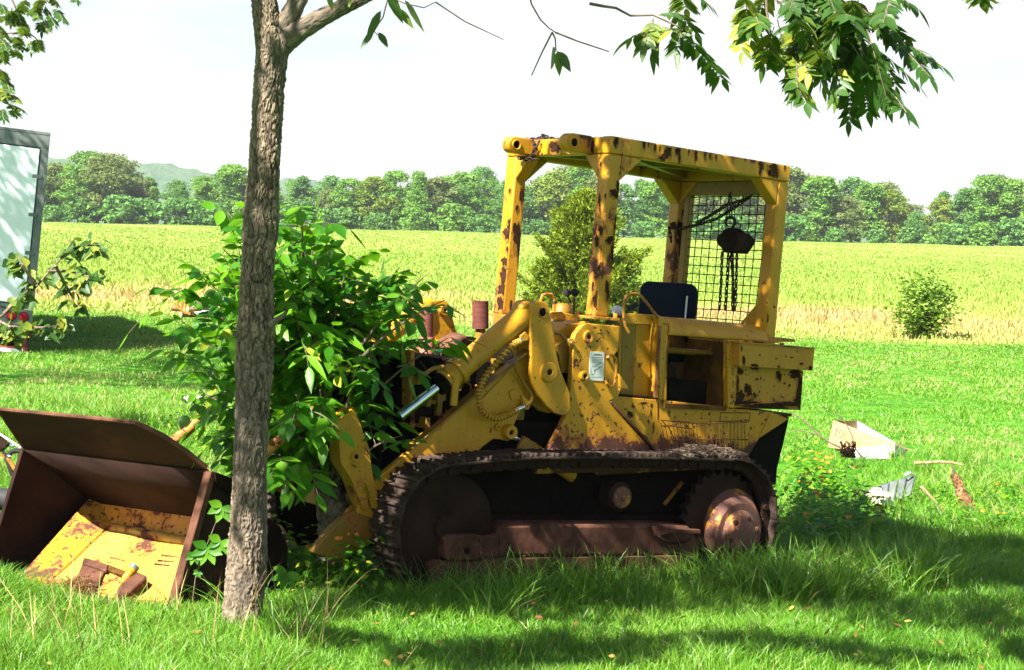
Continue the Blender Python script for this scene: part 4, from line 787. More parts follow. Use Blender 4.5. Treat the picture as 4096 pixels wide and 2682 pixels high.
def track(Yc, near):
    root = empty('track', None); root.parent = LO; root.location = (0, Yc, 0)
    p0 = None; r = random.Random(3)
    for i in range(NS):
        if p0 is None:
            p0 = shoe_mesh().build('track_shoe', M['track'], root, .004); o = p0
            lk = MB()
            for yy in (-.07, .07): lk.ext([(-pitch*.55, yy-.014, -.004), (-pitch*.55, yy-.014, -.05), (-pitch*.35, yy-.014, -.072), (pitch*.35, yy-.014, -.072), (pitch*.55, yy-.014, -.05), (pitch*.55, yy-.014, -.004)], (0, .028, 0))
            lk.lathe((0, -.10, -.045), (0, 1, 0), [(0, .022), (.2, .022)], 10); lko = lk.build('link', M['rust_dark'], o, .003)
        else: o = copy_tree(p0, root)
        t = nrm([tn_[i][0], 0, tn_[i][1]]); up_ = np.cross(t, [0, 1, 0]); up_ = -up_ if up_ @ np.array([q[i][0]+.05, 0, q[i][1]-.4]) < 0 else up_
        y_ = np.cross(up_, t); rx = Matrix(((t[0], y_[0], up_[0]), (t[1], y_[1], up_[1]), (t[2], y_[2], up_[2]))).to_4x4()
        o.matrix_local = Matrix.Translation((q[i][0], r.uniform(-.004, .004), q[i][1])) @ rx @ Matrix.Rotation(r.uniform(-.02, .02), 4, 'Y')
    idl = MB().lathe((IX, -.10, IZ), (0, 1, 0), [(0, .05), (0, .09), (.03, .10), (.05, .24), (.04, .30), (.02, .325), (.18, .325), (.16, .30), (.15, .24), (.2, .05)], 40).build('idler', M['rust_dark'], root)
    sp_ = MB(); n = 25; prof = [(RX+(.345 if k % 2 else .30)*math.cos(R(360*k/50)), -.03, RZ+(.345 if k % 2 else .30)*math.sin(R(360*k/50))) for k in range(50)]; sp_.ext(prof, (0, .06, 0)); sp_.build('sprocket', M['rust_dark'], root, .003)
    return root
TY = -.17; trk = track(TY, True); track(CW+.17, False)
# track frame, final drive, roller (near side)
tf = MB(); Yf = -.235
tf.ext(trace(4, [(735, 480), (762, 432), (800, 428), (1560, 430), (1700, 440), (1760, 520), (1762, 602), (735, 604)], Yf), (0, .16, 0)); fr_ = tf.build('track_frame', M['rust'], trk, .03); fr_.matrix_parent_inverse = Matrix.Translation((0, -TY, 0))
def sub(mb, name, m, bevel=.005):
    o = mb.build(name, m, trk, bevel); o.matrix_parent_inverse = Matrix.Translation((0, -TY, 0)); return o
sub(MB().ext(trace(4, [(472, 505), (500, 488), (640, 486), (668, 495), (665, 612), (498, 622), (478, 600)], -.31), (0, .2, 0)), 'recoil_block', M['rust'], .012)
sub(MB().ext(trace(4, [(660, 500), (745, 480), (745, 602), (660, 606)], -.27), (0, .1, 0)), 'recoil_cover', M['rust'], .01)
sub(MB().lathe(L(4, 585, 566, Y=-.312), (0, -1, 0), [(0, .022), (.002, .022)], 18), 'access_hole', M['black'])
bo = MB()
for u, v in ((520, 545), (652, 515), (652, 580), (515, 598), (1255, 580), (1480, 580), (870, 598)): bo.lathe(L(4, u, v, Y=-.31 if u < 700 else -.236), (0, -1, 0), [(0, .016), (.014, .016)], 6)
sub(bo, 'frame_bolt', M['rust'])
sub(MB().ext(trace(4, [(390, 628), (430, 612), (490, 622), (1000, 604), (1740, 592), (1760, 640), (1760, 760), (420, 790)], -.29), (0, .04, 0)), 'roller_guard', M['rust'], .004)
sub(MB().ext(trace(4, [(1515, 445), (1580, 448), (1600, 462), (1760, 462), (1760, 485), (1600, 482), (1570, 490), (1540, 500), (1530, 480)], -.27), (0, .05, 0)), 'step_bracket', M['rust'], .006)
sub(MB().tube([L(4, u, v, Y=-.28) for u, v in ((1548, 495), (1570, 515), (1620, 528), (1680, 525), (1710, 505))], .008, 6), 'bent_bar', M['rust_dark'])
rl = L(4, 1362, 300, Y=-.20)
sub(MB().lathe(rl, (0, -1, 0), [(-.18, .05), (-.12, .10), (-.015, .10), (-.01, .09)], 28), 'carrier_roller', M['rust_dark'])
sub(MB().lathe(rl, (0, -1, 0), [(-.012, .072), (.010, .072), (.018, .055), (.018, .022), (.03, .018)], 28), 'roller_cap', M['rust_yellow'])
bo = MB()
for k in range(8): a = k*math.pi/4; bo.lathe(rl+[.056*math.cos(a), -.008, .056*math.sin(a)], (0, -1, 0), [(0, .010), (.012, .010)], 6)
sub(bo, 'roller_bolt', M['yellow_dull'])
fc = L(7, 1010, 600, Y=-.10); fe = L(7, 1230, 800, Y=-.33)
def cone(pr):
    m = MB(); n = 36; vs = []
    for t, rr in pr:
        c = fc+(fe-fc)*t; vs += [c+[rr*math.cos(2*math.pi*k/n), 0, rr*math.sin(2*math.pi*k/n)] for k in range(n)]
    m.add(vs, [(i*n+k, i*n+(k+1) % n, (i+1)*n+(k+1) % n, (i+1)*n+k) for i in range(len(pr)-1) for k in range(n)]+[tuple((len(pr)-1)*n+k for k in range(n))]); return m
sub(cone([(-.4, .30), (0, .30), (.12, .285), (.3, .265), (.55, .245), (.85, .22), (.93, .20), (.93, .155), (1.0, .15), (1.15, .13), (1.28, .08), (1.32, .02)]), 'final_drive', M['rust_yellow'], 0)
bo = MB()
for k in range(6): a = k*math.pi/3+.3; bo.lathe(fc+(fe-fc)*1.02+[.115*math.cos(a), -.01, .115*math.sin(a)], (0, -1, 0), [(0, .022), (.03, .022), (.035, .012)], 10)
sub(bo, 'hub_bolt', M['rust'])
MB().box((-1.0, .06, .25), (1.0, 1.08, .62)).build('belly_pan', M['rust_dark'], LO, .02)
MB().tube([L(4, 1575, 335, Y=.02), L(4, 1665, 225, Y=.02)], .014, 8).build('stay_bar', M['rust_orange'], LO)

RG[8] = (775, 400, .09454); RG[10] = (600, 0, .17815); RG[11] = (0, 0, .08023); RG[12] = (0, 112.5, .18456); RG[13] = (0, 287.5, .05615); RG[14] = (0, 412.5, .0802); RG[15] = (150, 275, .09626)
def P(r, u, v, d): a, b, s = RG[r]; return D(a+u*s, b+v*s, d)
Z3 = np.zeros(3)
# ---------------------------------------------------------------- bucket (its own axes: along the lip to the far side, backwards, up)
bo_ = np.array([(206-CX)/F_PX*10, (470-CY)/F_PX*10, 10.]); e1 = nrm([-.80, -.037, .60]); e3 = nrm([.186, -.965, .186]); e3 = nrm(e3-(e3 @ e1)*e1); e2 = np.cross(e1, e3); e2 = e2 if e2[2] > 0 else -e2
BM = np.stack([e1, e2, e3], 1); _q = WC @ BM; _r = W(bo_)
BMX = Matrix(((*_q[0], _r[0]), (*_q[1], _r[1]), (*_q[2], _r[2]), (0, 0, 0, 1)))
def BL(px, py, l=None, w=None, h=None, r=0):
    d = BM.T @ ray(r, px, py); o = BM.T @ (-bo_); ax, val = (0, l) if l is not None else (1, w) if w is not None else (2, h); return o+(val-o[ax])/d[ax]*d
BU = MWM.inverted() @ BMX
bkt = empty('bucket'); bkt.parent = LO; bkt.matrix_local = BU
M['bucket'] = flat('bucket_steel', (.011, .005, .0035), (.034, .016, .012), 2.2, .9, bs=.7, c3=(.10, .036, .014))
BW = 1.67
pf = [(-.376, .164), (0, -.0), (.35, -.115), (.667, -.235), (.76, -.34), (.80, -.5), (.76, -.66), (.66, -.76), (.5, -.80), (-.05, -.83)]
def wall(pr, l0, l1, th, name, m, **k):
    mb = MB(); n = len(pr); a = [(l0, w, h) for w, h in pr]+[(l1, w, h) for w, h in pr]; mb.add(a, [(i, i+1, n+i+1, n+i) for i in range(n-1)]); o = mb.build(name, m, bkt, 0); s = o.modifiers.new('s', 'SOLIDIFY'); s.thickness = th; s.offset = 0; return o
wall(pf[1:], .0, BW, .022, 'shell', M['bucket'])
sg = MB().ext([(.0, .0, .0), (.05, -.14, .066), (.12, -.27, .122), (.24, -.376, .164), (1.50, -.376, .164), (BW-.02, 0, 0)], (0, .012, .028)); sg.build('spill_guard', M['bucket'], bkt, .004)
rim = MB().tube([(.0, .0, .012), (.05, -.14, .08), (.12, -.272, .135), (.24, -.378, .175), (.5, -.385, .178), (1.50, -.38, .175), (BW, 0, .012)], .014, 8); rim.build('rim', M['rust'], bkt)
sp_ = [(0, .0), (.35, -.10), (.667, -.215), (.77, -.32), (.815, -.5), (.77, -.68), (.66, -.79), (.5, -.83), (-.03, -.83), (-.055, -.80)]
for l0 in (-.03, BW-.005):
    MB().ext([(l0, w, h) for w, h in sp_], (.032, 0, 0)).build('side_plate', M['bucket'], bkt, .005)
MB().ext([(-.045, .0, .0), (-.045, .045, .0), (-.045, -.01, -.82), (-.045, -.06, -.82)], (.06, 0, 0)).build('wear_edge', M['rust'], bkt, .006)
MB().ext([(-.05, .02, .0), (-.05, .35, -.02), (-.05, .33, -.15), (-.05, .05, -.06)], (.018, 0, 0)).build('stiffener', M['rust_dark'], bkt, .004)
MB().box((-.03, -.09, -.85), (BW+.03, .18, -.82)).build('cutting_edge', M['rust'], bkt, .005)
# sheet metal hood lying in the bucket
hm = BMX
hoodt = empty('engine_hood_panel', hm, label='dented yellow sheet metal hood panel lying inside the bucket', cat='panel')
M['hoodpaint'] = paint('hood_paint', .045, streak=.12, spots=.5, base=(.42, .26, .035), scale=4.5); M['hoodrust'] = paint('hood_rusty_flank', .10, spots=1., base=(.46, .20, .012), scale=6)
def grid(pts4, nu, nv, amp, seed, name, m, parent, th=.006):
    r = np.random.default_rng(seed); a, b, c, d = [np.array(q, float) for q in pts4]; V = []
    for j in range(nv+1):
        for i in range(nu+1):
            u, v = i/nu, j/nv; p = a*(1-u)*(1-v)+b*u*(1-v)+c*u*v+d*(1-u)*v; V.append(p+np.array([0, 0, amp*(math.sin(u*9+seed)*math.cos(v*7+seed)+.6*math.sin(u*17+v*5))]))
    i = (np.arange(nv)[:, None]*(nu+1)+np.arange(nu)[None]).ravel(); o = npmesh(name, V, [np.stack([i, i+1, i+nu+2, i+nu+1], 1)], m, parent); s = o.modifiers.new('s', 'SOLIDIFY'); s.thickness = th; return o
FA, FB, FC_, FD_ = np.array([.06, .60, -.43]), np.array([1.40, .62, -.37]), np.array([1.14, -.02, -.85]), np.array([.18, -.02, -.90])
FN = nrm(np.cross(FB-FA, FD_-FA)); FN = FN if FN[2] > 0 else -FN
def FP(u, v, up=.0): d = BM.T @ ray(5, u, v); o_ = BM.T @ (-bo_); t = ((FA+FN*up-o_) @ FN)/(d @ FN); return o_+d*t
grid([FA, FB, FC_, FD_], 40, 34, .010, 2, 'floor_panel', M['hoodpaint'], hoodt)
MB().ext([FB, FC_, [1.30, -.06, -.93], [1.40, -.06, -.90], [1.63, .60, -.21], [1.60, .64, -.20]], (.012, .0, .02)).build('side_flange', M['hoodrust'], hoodt, .006)
MB().box((.04, .625, -.36), (1.60, .645, -.205)).build('back_flange', M['hoodrust'], hoodt, .006)
MB().tube([(.06, .60, -.40), (1.38, .61, -.375)], .032, 12).build('rolled_edge', M['hoodpaint'], hoodt)
for q in (((1010, 1045), (1120, 1062)), ((985, 1078), (1085, 1090)), ((965, 1100), (1055, 1112)), ((690, 1060), (780, 1085)), ((665, 1090), (750, 1108))): MB().tube([FP(*q[0], .014), FP(*q[1], .014)], .007, 6).build('louvre', M['rust'], hoodt)
br = empty('steel_bracket', hm, label='flat brown rusty steel bracket lying on the yellow panel in the bucket', cat='bracket')
def slab(pts, up, th): return [FP(u, v, up) for u, v in pts], FN*th
p_, v_ = slab([(530, 1075), (680, 1120), (665, 1160), (515, 1110)], .04, .02); q_, _ = slab([(520, 1110), (660, 1155), (560, 1360), (430, 1330)], .025, .02)
MB().ext(p_, v_).ext(q_, v_).build('flange', M['rust'], br, .005)
p_, v_ = slab([(755, 1280), (850, 1185), (925, 1215), (910, 1240), (760, 1370), (700, 1400)], .03, .05); MB().ext(p_, v_).build('leg', M['rust'], br, .01)
p_, v_ = slab([(680, 1120), (840, 1180), (830, 1205), (665, 1150)], .03, .02); MB().ext(p_, v_).build('bar', M['inner'], br, .004)
ft = empty('pipe_fitting', hm, label='yellow and grey hydraulic pipe fitting resting upright on the panel in the bucket', cat='fitting')
ja = FP(760, 1225, .06); jd = nrm(FP(830, 1130, .10)-ja); MB().lathe(ja, jd, [(0, .024), (.02, .026), (.03, .020), (.04, .026), (.09, .026), (.09, .030), (.11, .030)], 16).build('sleeve', M['yellow'], ft); MB().lathe(ja+jd*.11, jd, [(0, .031), (.03, .031), (.03, .022)], 16).build('collar', M['alu'], ft); MB().tube([ja+jd*.01, FP(745, 1260, .05), FP(700, 1340, .04), FP(640, 1390, .03)], .018, 8).build('pipe', M['rod'], ft)
r = np.random.default_rng(8); n = 6000; uv = np.concatenate([np.stack([r.normal(450, 60, n//2), r.normal(1300, 35, n//2)], 1), np.stack([r.normal(700, 130, n//2), r.normal(1405, 28, n//2)], 1)]); n = len(uv)
a = np.array([FP(u, v, .012) for u, v in uv]); a[:, 2] = np.maximum(a[:, 2], -.90)+r.uniform(.01, .06, n)
ln = r.uniform(.03, .09, n); an = r.uniform(0, 6.28, n); dv = np.stack([np.cos(an), np.sin(an), r.uniform(-.1, .3, n)], 1)*ln[:, None]; sd_ = np.stack([-np.sin(an), np.cos(an), np.zeros(n)], 1)*.0026
V = np.stack([a-sd_, a+sd_, a+dv+sd_, a+dv-sd_], 1).reshape(-1, 3); o = npmesh('straw', V, [np.arange(4*n).reshape(-1, 4)], M['straw']); o.matrix_world = hm; tag(o, kind='stuff')

# ---------------------------------------------------------------- the near tree
def pnoise(th, s, nt, cell, seed):
    r = np.random.default_rng(seed); g = r.random((nt, 256)); u = (th/(2*np.pi)*nt) % nt; v = s/cell; i = np.floor(u).astype(int) % nt; j = np.floor(v).astype(int); fu = u-np.floor(u); fv = v-j; fu = fu*fu*(3-2*fu); fv = fv*fv*(3-2*fv); a = g[i, j % 256]; b = g[(i+1) % nt, j % 256]; c = g[i, (j+1) % 256]; d = g[(i+1) % nt, (j+1) % 256]; return (a*(1-fu)+b*fu)*(1-fv)+(c*(1-fu)+d*fu)*fv
def bark_trunk(name, ctr, rad, parent, nth=150, ds=.006, amp=.012, seed=1, nt=27, knots=()):
    ctr = np.array(ctr, float); d = np.r_[0, np.cumsum(np.linalg.norm(np.diff(ctr, axis=0), axis=1))]; S = np.arange(0, d[-1], ds)
    C3 = np.stack([np.interp(S, d, ctr[:, c]) for c in range(3)], 1); Rr = np.interp(S, d, rad)
    for _ in range(12): C3[1:-1] = (C3[:-2]+2*C3[1:-1]+C3[2:])/4; Rr[1:-1] = (Rr[:-2]+2*Rr[1:-1]+Rr[2:])/4
    t = np.gradient(C3, axis=0); t /= np.linalg.norm(t, axis=1, keepdims=True); u = np.cross(t, [0, 1, .01]); u /= np.linalg.norm(u, axis=1, keepdims=True); w = np.cross(t, u)
    th = np.linspace(0, 2*np.pi, nth, endpoint=False); TH, SS = np.meshgrid(th, S)
    wr = TH+.20*(pnoise(TH, SS, 7, .10, seed+9)-.5)+.16*(pnoise(TH, SS, 30, .022, seed+10)-.5)
    a = np.abs(pnoise(wr, SS, nt, .10, seed)-.5)*4; b = np.abs(pnoise(wr+1, SS+3, int(nt*1.6), .05, seed+3)-.5)*4.5; c_ = np.abs(pnoise(wr+2, SS+7, int(nt*.8), .026, seed+4)-.5)*5+.25; rd = np.clip(np.minimum(np.minimum(a, b*.8+.1), c_), 0, 1)**.7; fine = pnoise(wr, SS, nt*5, .012, seed+5)
    lump = pnoise(TH, SS, 5, .3, seed+6)-.5
    Rd = Rr[:, None]*(1+.10*lump)+amp*(rd-.6)+amp*.6*(fine-.5)
    for kt, ks, ka, kw in knots: dd = ((np.angle(np.exp(1j*(TH-kt))))*Rr[:, None])**2+(SS-ks)**2; Rd = Rd+ka*np.exp(-dd/kw**2)-ka*.7*np.exp(-dd/(kw*.35)**2)
    V = C3[:, None]+Rd[..., None]*(np.cos(TH)[..., None]*u[:, None]+np.sin(TH)[..., None]*w[:, None]); m = len(S); i = np.arange(m-1)[:, None]*nth; k = np.arange(nth)[None]
    F = np.stack([i+k, i+(k+1) % nth, i+nth+(k+1) % nth, i+nth+k], -1).reshape(-1, 4)
    return npmesh(name, V.reshape(-1, 3), [F[:, ::-1]], M['bark'], parent, {'ridge': np.clip(rd*.75+(fine-.5)*.5+.12, 0, 1).ravel()})
TD = 9.13
prof = [(670, 219, 262), (640, 221, 262), (605, 224, 262.5), (560, 228, 266), (473, 233, 266), (430, 235, 268), (387, 237, 270), (345, 236, 274), (331, 235.5, 276), (318, 238, 274), (267, 242, 274), (225, 244, 279), (212, 244, 280), (200, 246, 278), (129, 251.5, 281.5), (86, 254, 284), (52, 256, 289), (30, 254, 283), (0, 251.5, 276), (-60, 246, 268), (-200, 236, 256), (-420, 215, 232), (-700, 190, 202)]
near = empty('tree', at(G(243, 606)), label='grey brown furrowed tree trunk standing in the foreground between bucket and loader', cat='tree')
IN = near.matrix_world.inverted(); inv = lambda p: np.array(IN @ Vector(p))
ctr = [inv(D((a+b)/2, y, TD)) for y, a, b in prof]; rad = [(b-a)/2/F_PX*TD for y, a, b in prof]
bark_trunk('trunk', ctr, rad, near, 220, .0042, knots=((math.pi*1.35, 1.52, .03, .05), (math.pi*1.72, 1.56, .045, .05), (math.pi*1.5, 2.12, .012, .05)))
for nm, pts in (('limb', [(270, 62, 13), (282, 42, 13), (300, 30, 10.5), (322, 17, 9), (345, 6, 8), (368, -5, 7), (430, -40, 6), (560, -130, 4)]), ('limb', [(272, 46, 12), (284, 26, 10), (294, 8, 9.5), (303, -12, 9), (330, -90, 7), (360, -220, 5)])):
    bark_trunk(nm, [inv(D(x, y, TD+.03-.02*min(i, 3))) for i, (x, y, q) in enumerate(pts)], [q/F_PX*TD for *_, q in pts], near, 90, .008, .007, 21, 11)
MB().tube([inv(D(270, 325, TD-.1)), inv(D(284, 315, TD-.14)), inv(D(288, 309, TD-.15))], [.02, .013, .006], 8).build('snag', M['bark_plain'], near)
# leaf clumps added out of view, each set sunward of a spot to shade
def clumps(root, targets, mat, seed, lim=None):
    r = np.random.default_rng(seed); Vs = []; tw = MB(); IN = root.matrix_world.inverted(); Ts = []
    for (p, h, rad, n) in targets:
        c = np.asarray(p, float)+SUN*((EYE+h-p[2])/SUN[2]); dv = r.normal(0, 1, (n, 3)); dv /= np.linalg.norm(dv, axis=1, keepdims=True); q = c+dv*(rad*r.random((n, 1))**.45)*[1, 1, .35]
        nn = r.normal(0, .5, (n, 3))+[0, 0, 1]; nn /= np.linalg.norm(nn, axis=1, keepdims=True); a = np.cross(nn, r.normal(0, 1, (n, 3))); a /= np.linalg.norm(a, axis=1, keepdims=True); b = np.cross(nn, a); s = r.uniform(.05, .085, (n, 1))
        Vs.append(np.stack([q-a*s, q-b*s*.42, q+a*s, q+b*s*.42], 1).reshape(-1, 3)); Ts.append(np.repeat(r.uniform(0, 1, n), 4))
        if lim is not None:
            l0 = np.asarray(lim); tw.tube([np.array(IN @ Vector(l0)), np.array(IN @ Vector((l0+c)/2+[0, 0, .5])), np.array(IN @ Vector(c))], [.05, .03, .008], 6)
    V = np.concatenate(Vs); Mi = np.array(IN); V = V @ Mi[:3, :3].T+Mi[:3, 3]
    npmesh('crown', V, [np.arange(len(V)).reshape(-1, 4)], mat, root, {'tint': np.concatenate(Ts)})  # named crown, holds only the added shade clumps
    if lim is not None: tw.build('branches', M['bark_plain'], root)
tpt0 = lambda px, py: np.array(D(px, py, 28.))
SHADE = []
def sh(p, h, rad, n): SHADE.append((p, h, rad, n))
for q, h, rad_, n_ in (((-1.1, -.5, .3), 3.5, .45, 200), ((.1, .3, 2.5), 3.7, .6, 240), ((.2, 0, 1.5), 3.9, .5, 25)): sh(M2W(q), h, rad_, n_)
for q, h, rad_, n_ in (((250, 430), 3.2, .22, 26), ((262, 530), 3.0, .25, 26), ((243, 260), 3.4, .2, 20)): sh(np.array(D(*q, TD)), h, rad_, n_)
for q, rad_, n_ in (((330, 575), .6, 520), ((400, 600), .6, 420)): sh(G(*q), 3.3, rad_, n_)
clumps(near, SHADE, M['leaf_young'], 3, D(260, -300, TD))

# ---------------------------------------------------------------- hanging leafy branches
def branch_set(name, label, comps, twigs, d, ll, lw, seed, single=False, rep=1, mat='leaf_young', tint=.4, jit=.5, rt=None, origin=None, twr=.004):
    global rng
    rng = np.random.default_rng(seed); p0 = P(*comps[0][0], d) if origin is None else origin; root = empty(name, at(p0), label=label, cat='branch'); o = np.asarray(p0); lf = LF(); tw = MB()
    for a, b, ti in [c for c in comps for _ in range(rep)]:
        A_ = P(*a, d+rng.uniform(-jit, jit)); B_ = P(*b, d+rng.uniform(-jit, jit)); L_ = np.linalg.norm(B_-A_)
        if single: lf.add(A_-o, (B_-A_)/L_, [rng.normal(0, .5), -1, rng.normal(.3, .4)], L_*1.05, L_*rng.uniform(.28, .42), ti, .1); continue
        if rep > 1: A_ = A_+rng.normal(0, .03, 3); B_ = B_+rng.normal(0, .05, 3)
        compound(lf, tw, A_-o, (B_-A_)/L_+np.array([0, 0, .11]), L_*.84, max(3, int(L_/(lw*.95))), ll, lw, ti  , .12)
    for pts in twigs: tw.tube([P(*q, d)-o for q in pts], [twr*(1.6-i/len(pts)) for i in range(len(pts))], 6)
    lf.build('foliage', M[mat], root); tw.build('twig', M['twig'], root); return root
c10 = lambda a, b, ti=.35: ((10, *a), (10, *b), ti)
hb1 = branch_set('hanging_branch', 'drooping leafy walnut branch hanging into the sky at the upper right, over the loader cab', [
    c10((1060, 130), (1100, 530), .74), c10((1110, 190), (1240, 470), .8), c10((1430, 250), (1430, 680)), c10((1450, 240), (1640, 650)), c10((1500, 200), (1710, 610)), c10((1540, 150), (1890, 515)), c10((1480, 50), (1790, 210), .5), c10((1180, 150), (1000, 190), .5),
    c10((900, 0), (850, 150), .6), c10((825, -40), (845, 310), .8), c10((960, 180), (870, 350), .7), c10((930, 190), (1020, 320), .7), c10((1250, 200), (1420, 440)), c10((1380, 330), (1330, 540), .6), c10((1150, 290), (1200, 520), .5), c10((1350, 90), (1130, 260)), c10((1600, -60), (1800, 40)), c10((1000, -30), (1280, 90), .5), c10((1050, -50), (1500, 100)), c10((1300, -40), (1450, 260)),
    c10((1200, -40), (1350, 200)), c10((1450, -60), (1480, 200)), c10((1560, -30), (1600, 180)), c10((1280, 120), (1300, 360)), c10((1150, -80), (1060, 120)), c10((920, -30), (1000, 170), .75), c10((1350, 160), (1480, 420)), c10((1530, 220), (1560, 500)), c10((1250, 40), (1440, 180), .4), c10((1000, 60), (1110, 250), .5), c10((1190, 330), (1260, 420), .3), c10((2140, -120), (2172, -20))],
    [[(10, 930, -60), (10, 935, 60), (10, 960, 200)], [(10, 1130, 110), (10, 1160, 145), (10, 1300, 190), (10, 1480, 225)], [(10, 1200, -200), (10, 1300, 0), (10, 1450, 120), (10, 1540, 180)], [(10, 1000, -100), (10, 1080, 30), (10, 1130, 110)]], 7.4, .080, .033, 31, jit=.35, rep=2)
branch_set('hanging_branch', 'thin half bare twig with eaten leaves just left of the large drooping branch', [c10((450, -40), (490, 60), .4), c10((530, -40), (640, 50), .4), c10((330, 85), (430, 60), .4), c10((420, 60), (550, 200), .4), c10((300, 100), (245, 270), .7), c10((300, 110), (290, 305), .6), c10((440, 170), (715, 475), .3), c10((250, 180), (130, 232), .6), c10((350, 150), (420, 180), .8), c10((470, 150), (430, 290), .5)],
    [[(10, -60, 20), (10, 20, 35), (10, 90, 45), (10, 170, 88), (10, 300, 85), (10, 440, 150)]], 7.0, .078, .030, 32, jit=.2, twr=.0045)
c9 = lambda a, b, ti=.4: ((9, *a), (9, *b), ti)
branch_set('hanging_branch', 'sparse leaf sprays on bare twigs hanging beside the tree fork at the top', [c9((900, -20), (935, 45), .5), c9((940, 0), (985, 65), .8), c9((885, 25), (850, 90), .3), c9((760, -25), (772, 20), .8), c9((815, -10), (812, 12), .8), c9((880, 75), (900, 105), .2), c9((868, 72), (838, 108), .2), c9((925, 20), (960, 60), .7)],
    [[(9, 860, -30), (9, 940, 8), (9, 985, 18), (9, 1012, 5)], [(9, 905, -20), (9, 890, 40), (9, 868, 72), (9, 902, 105)], [(9, 1012, 5), (9, 1080, 50), (9, 1170, 92)]], 6.8, .085, .03, 33, single=True, jit=.1, twr=.0022)
branch_set('hanging_branch', 'single dark twig with two small leaves dangling at the top centre', [c9((1290, 112), (1280, 150), .6), c9((1296, 118), (1300, 170), .7), c9((1298, 120), (1325, 160), .3)],
    [[(9, 1225, -30), (9, 1235, 10), (9, 1255, 45), (9, 1275, 65), (9, 1290, 75)], [(9, 1283, 75), (9, 1290, 90), (9, 1292, 120)], [(9, 1290, 75), (9, 1340, 95), (9, 1415, 120)], [(9, 1283, 75), (9, 1260, 120), (9, 1235, 175)]], 7.0, .075, .03, 34, single=True, jit=.1, twr=.0028)
c11 = lambda a, b, ti=.35: ((11, *a), (11, *b), ti)
lt_ = [((180, 60), (300, 400)), ((100, 230), (330, 330)), ((250, 200), (330, 420)), ((480, 40), (600, 200)), ((560, 60), (620, 200)), ((600, 180), (700, 330)), ((690, 90), (800, 280)), ((500, 260), (520, 400)), ((560, 250), (590, 390)), ((370, 490), (390, 640)), ((450, 480), (490, 640)), ((120, 440), (300, 640)), ((180, 460), (260, 560)), ((0, 500), (100, 620)), ((0, 640), (70, 690)), ((0, 700), (60, 780)), ((0, 870), (80, 1000)), ((50, 1010), (140, 1150)), ((-20, 1080), (100, 1220)), ((90, 1200), (240, 1260)), ((90, 1300), (310, 1390)), ((20, 1340), (50, 1500)), ((150, 1370), (220, 1450)), ((260, 30), (350, 180)), ((420, 100), (490, 240)), ((640, -20), (720, 60)), ((0, 20), (80, 180)), ((-30, 200), (90, 260)), ((180, 640), (230, 700)), ((-60, 420), (60, 580)), ((900, -40), (970, 25)), ((150, 100), (130, 330)), ((330, 0), (240, 150)), ((520, 0), (440, 140)), ((-40, 1180), (40, 1240)), ((-60, 300), (100, 480)), ((250, 330), (330, 440))]
hb2 = branch_set('hanging_branch', 'leafy branches with small dark leaflets hanging into the upper left corner', [c11(a, b, rng.uniform(.2, .75)) for a, b in lt_], [[(11, -100, 350), (11, 40, 420), (11, 160, 410)], [(11, 120, -60), (11, 180, 60), (11, 300, 430), (11, 350, 480)], [(11, 500, -100), (11, 600, 20), (11, 720, 100)], [(11, 150, 420), (11, 350, 400), (11, 450, 480)], [(11, -60, 1180), (11, 50, 1280), (11, 200, 1330)], [(11, -100, 500), (11, 60, 500), (11, 180, 660)]], 15., .068, .026, 35, jit=.8, twr=.006)

SHADE = []
for q, rad_, n_ in (((850, 560), .8, 800), ((930, 572), .9, 900), ((1000, 575), .9, 900), ((960, 548), .8, 700), ((1050, 560), .9, 700), ((790, 600), .7, 420), ((900, 612), .7, 330), ((1000, 620), .7, 330), ((480, 662), .5, 380), ((600, 652), .5, 380), ((660, 600), .7, 480), ((560, 600), .7, 480), ((740, 645), .4, 200), ((860, 655), .4, 160), ((340, 640), .3, 120), ((470, 600), .5, 330)): sh(G(*q), 3.4, rad_, int(n_*1.35))
for q, h, rad_, n_ in (((1.3, .3, 2.5), 3.9, .65, 360), ((1.1, -.1, 1.2), 3.8, .5, 110), ((0, -.3, .5), 3.6, .6, 130), ((.9, -.3, .5), 3.6, .6, 130), ((1.7, -.1, 1.2), 3.8, .4, 170), ((-.2, 0, 1.3), 3.8, .4, 25), ((1.6, .2, 1.9), 3.9, .4, 110)): sh(M2W(q), h, rad_, n_)
clumps(hb1, SHADE, M['leaf_young'], 4, None)  # unseen clumps added to shade foreground and loader, hung on this branch
SHADE = []
for q, rad_, n_ in (((60, 352), 1.5, 1100), ((110, 350), 1.5, 1100), ((150, 362), 1.4, 1000), ((195, 372), 1.3, 900), ((90, 376), 1.2, 600), ((20, 380), 1.2, 600), ((160, 384), 1.0, 500), ((215, 388), .8, 400)): sh(G(*q), 5.6, rad_, n_)
for q in ((12, 180), (30, 220), (10, 260), (32, 160), (20, 300)): sh(tpt0(*q), 6.2, .8, 170)
clumps(hb2, SHADE, M['leaf_young'], 5, None)  # unseen clumps added to shade the left lawn and trailer

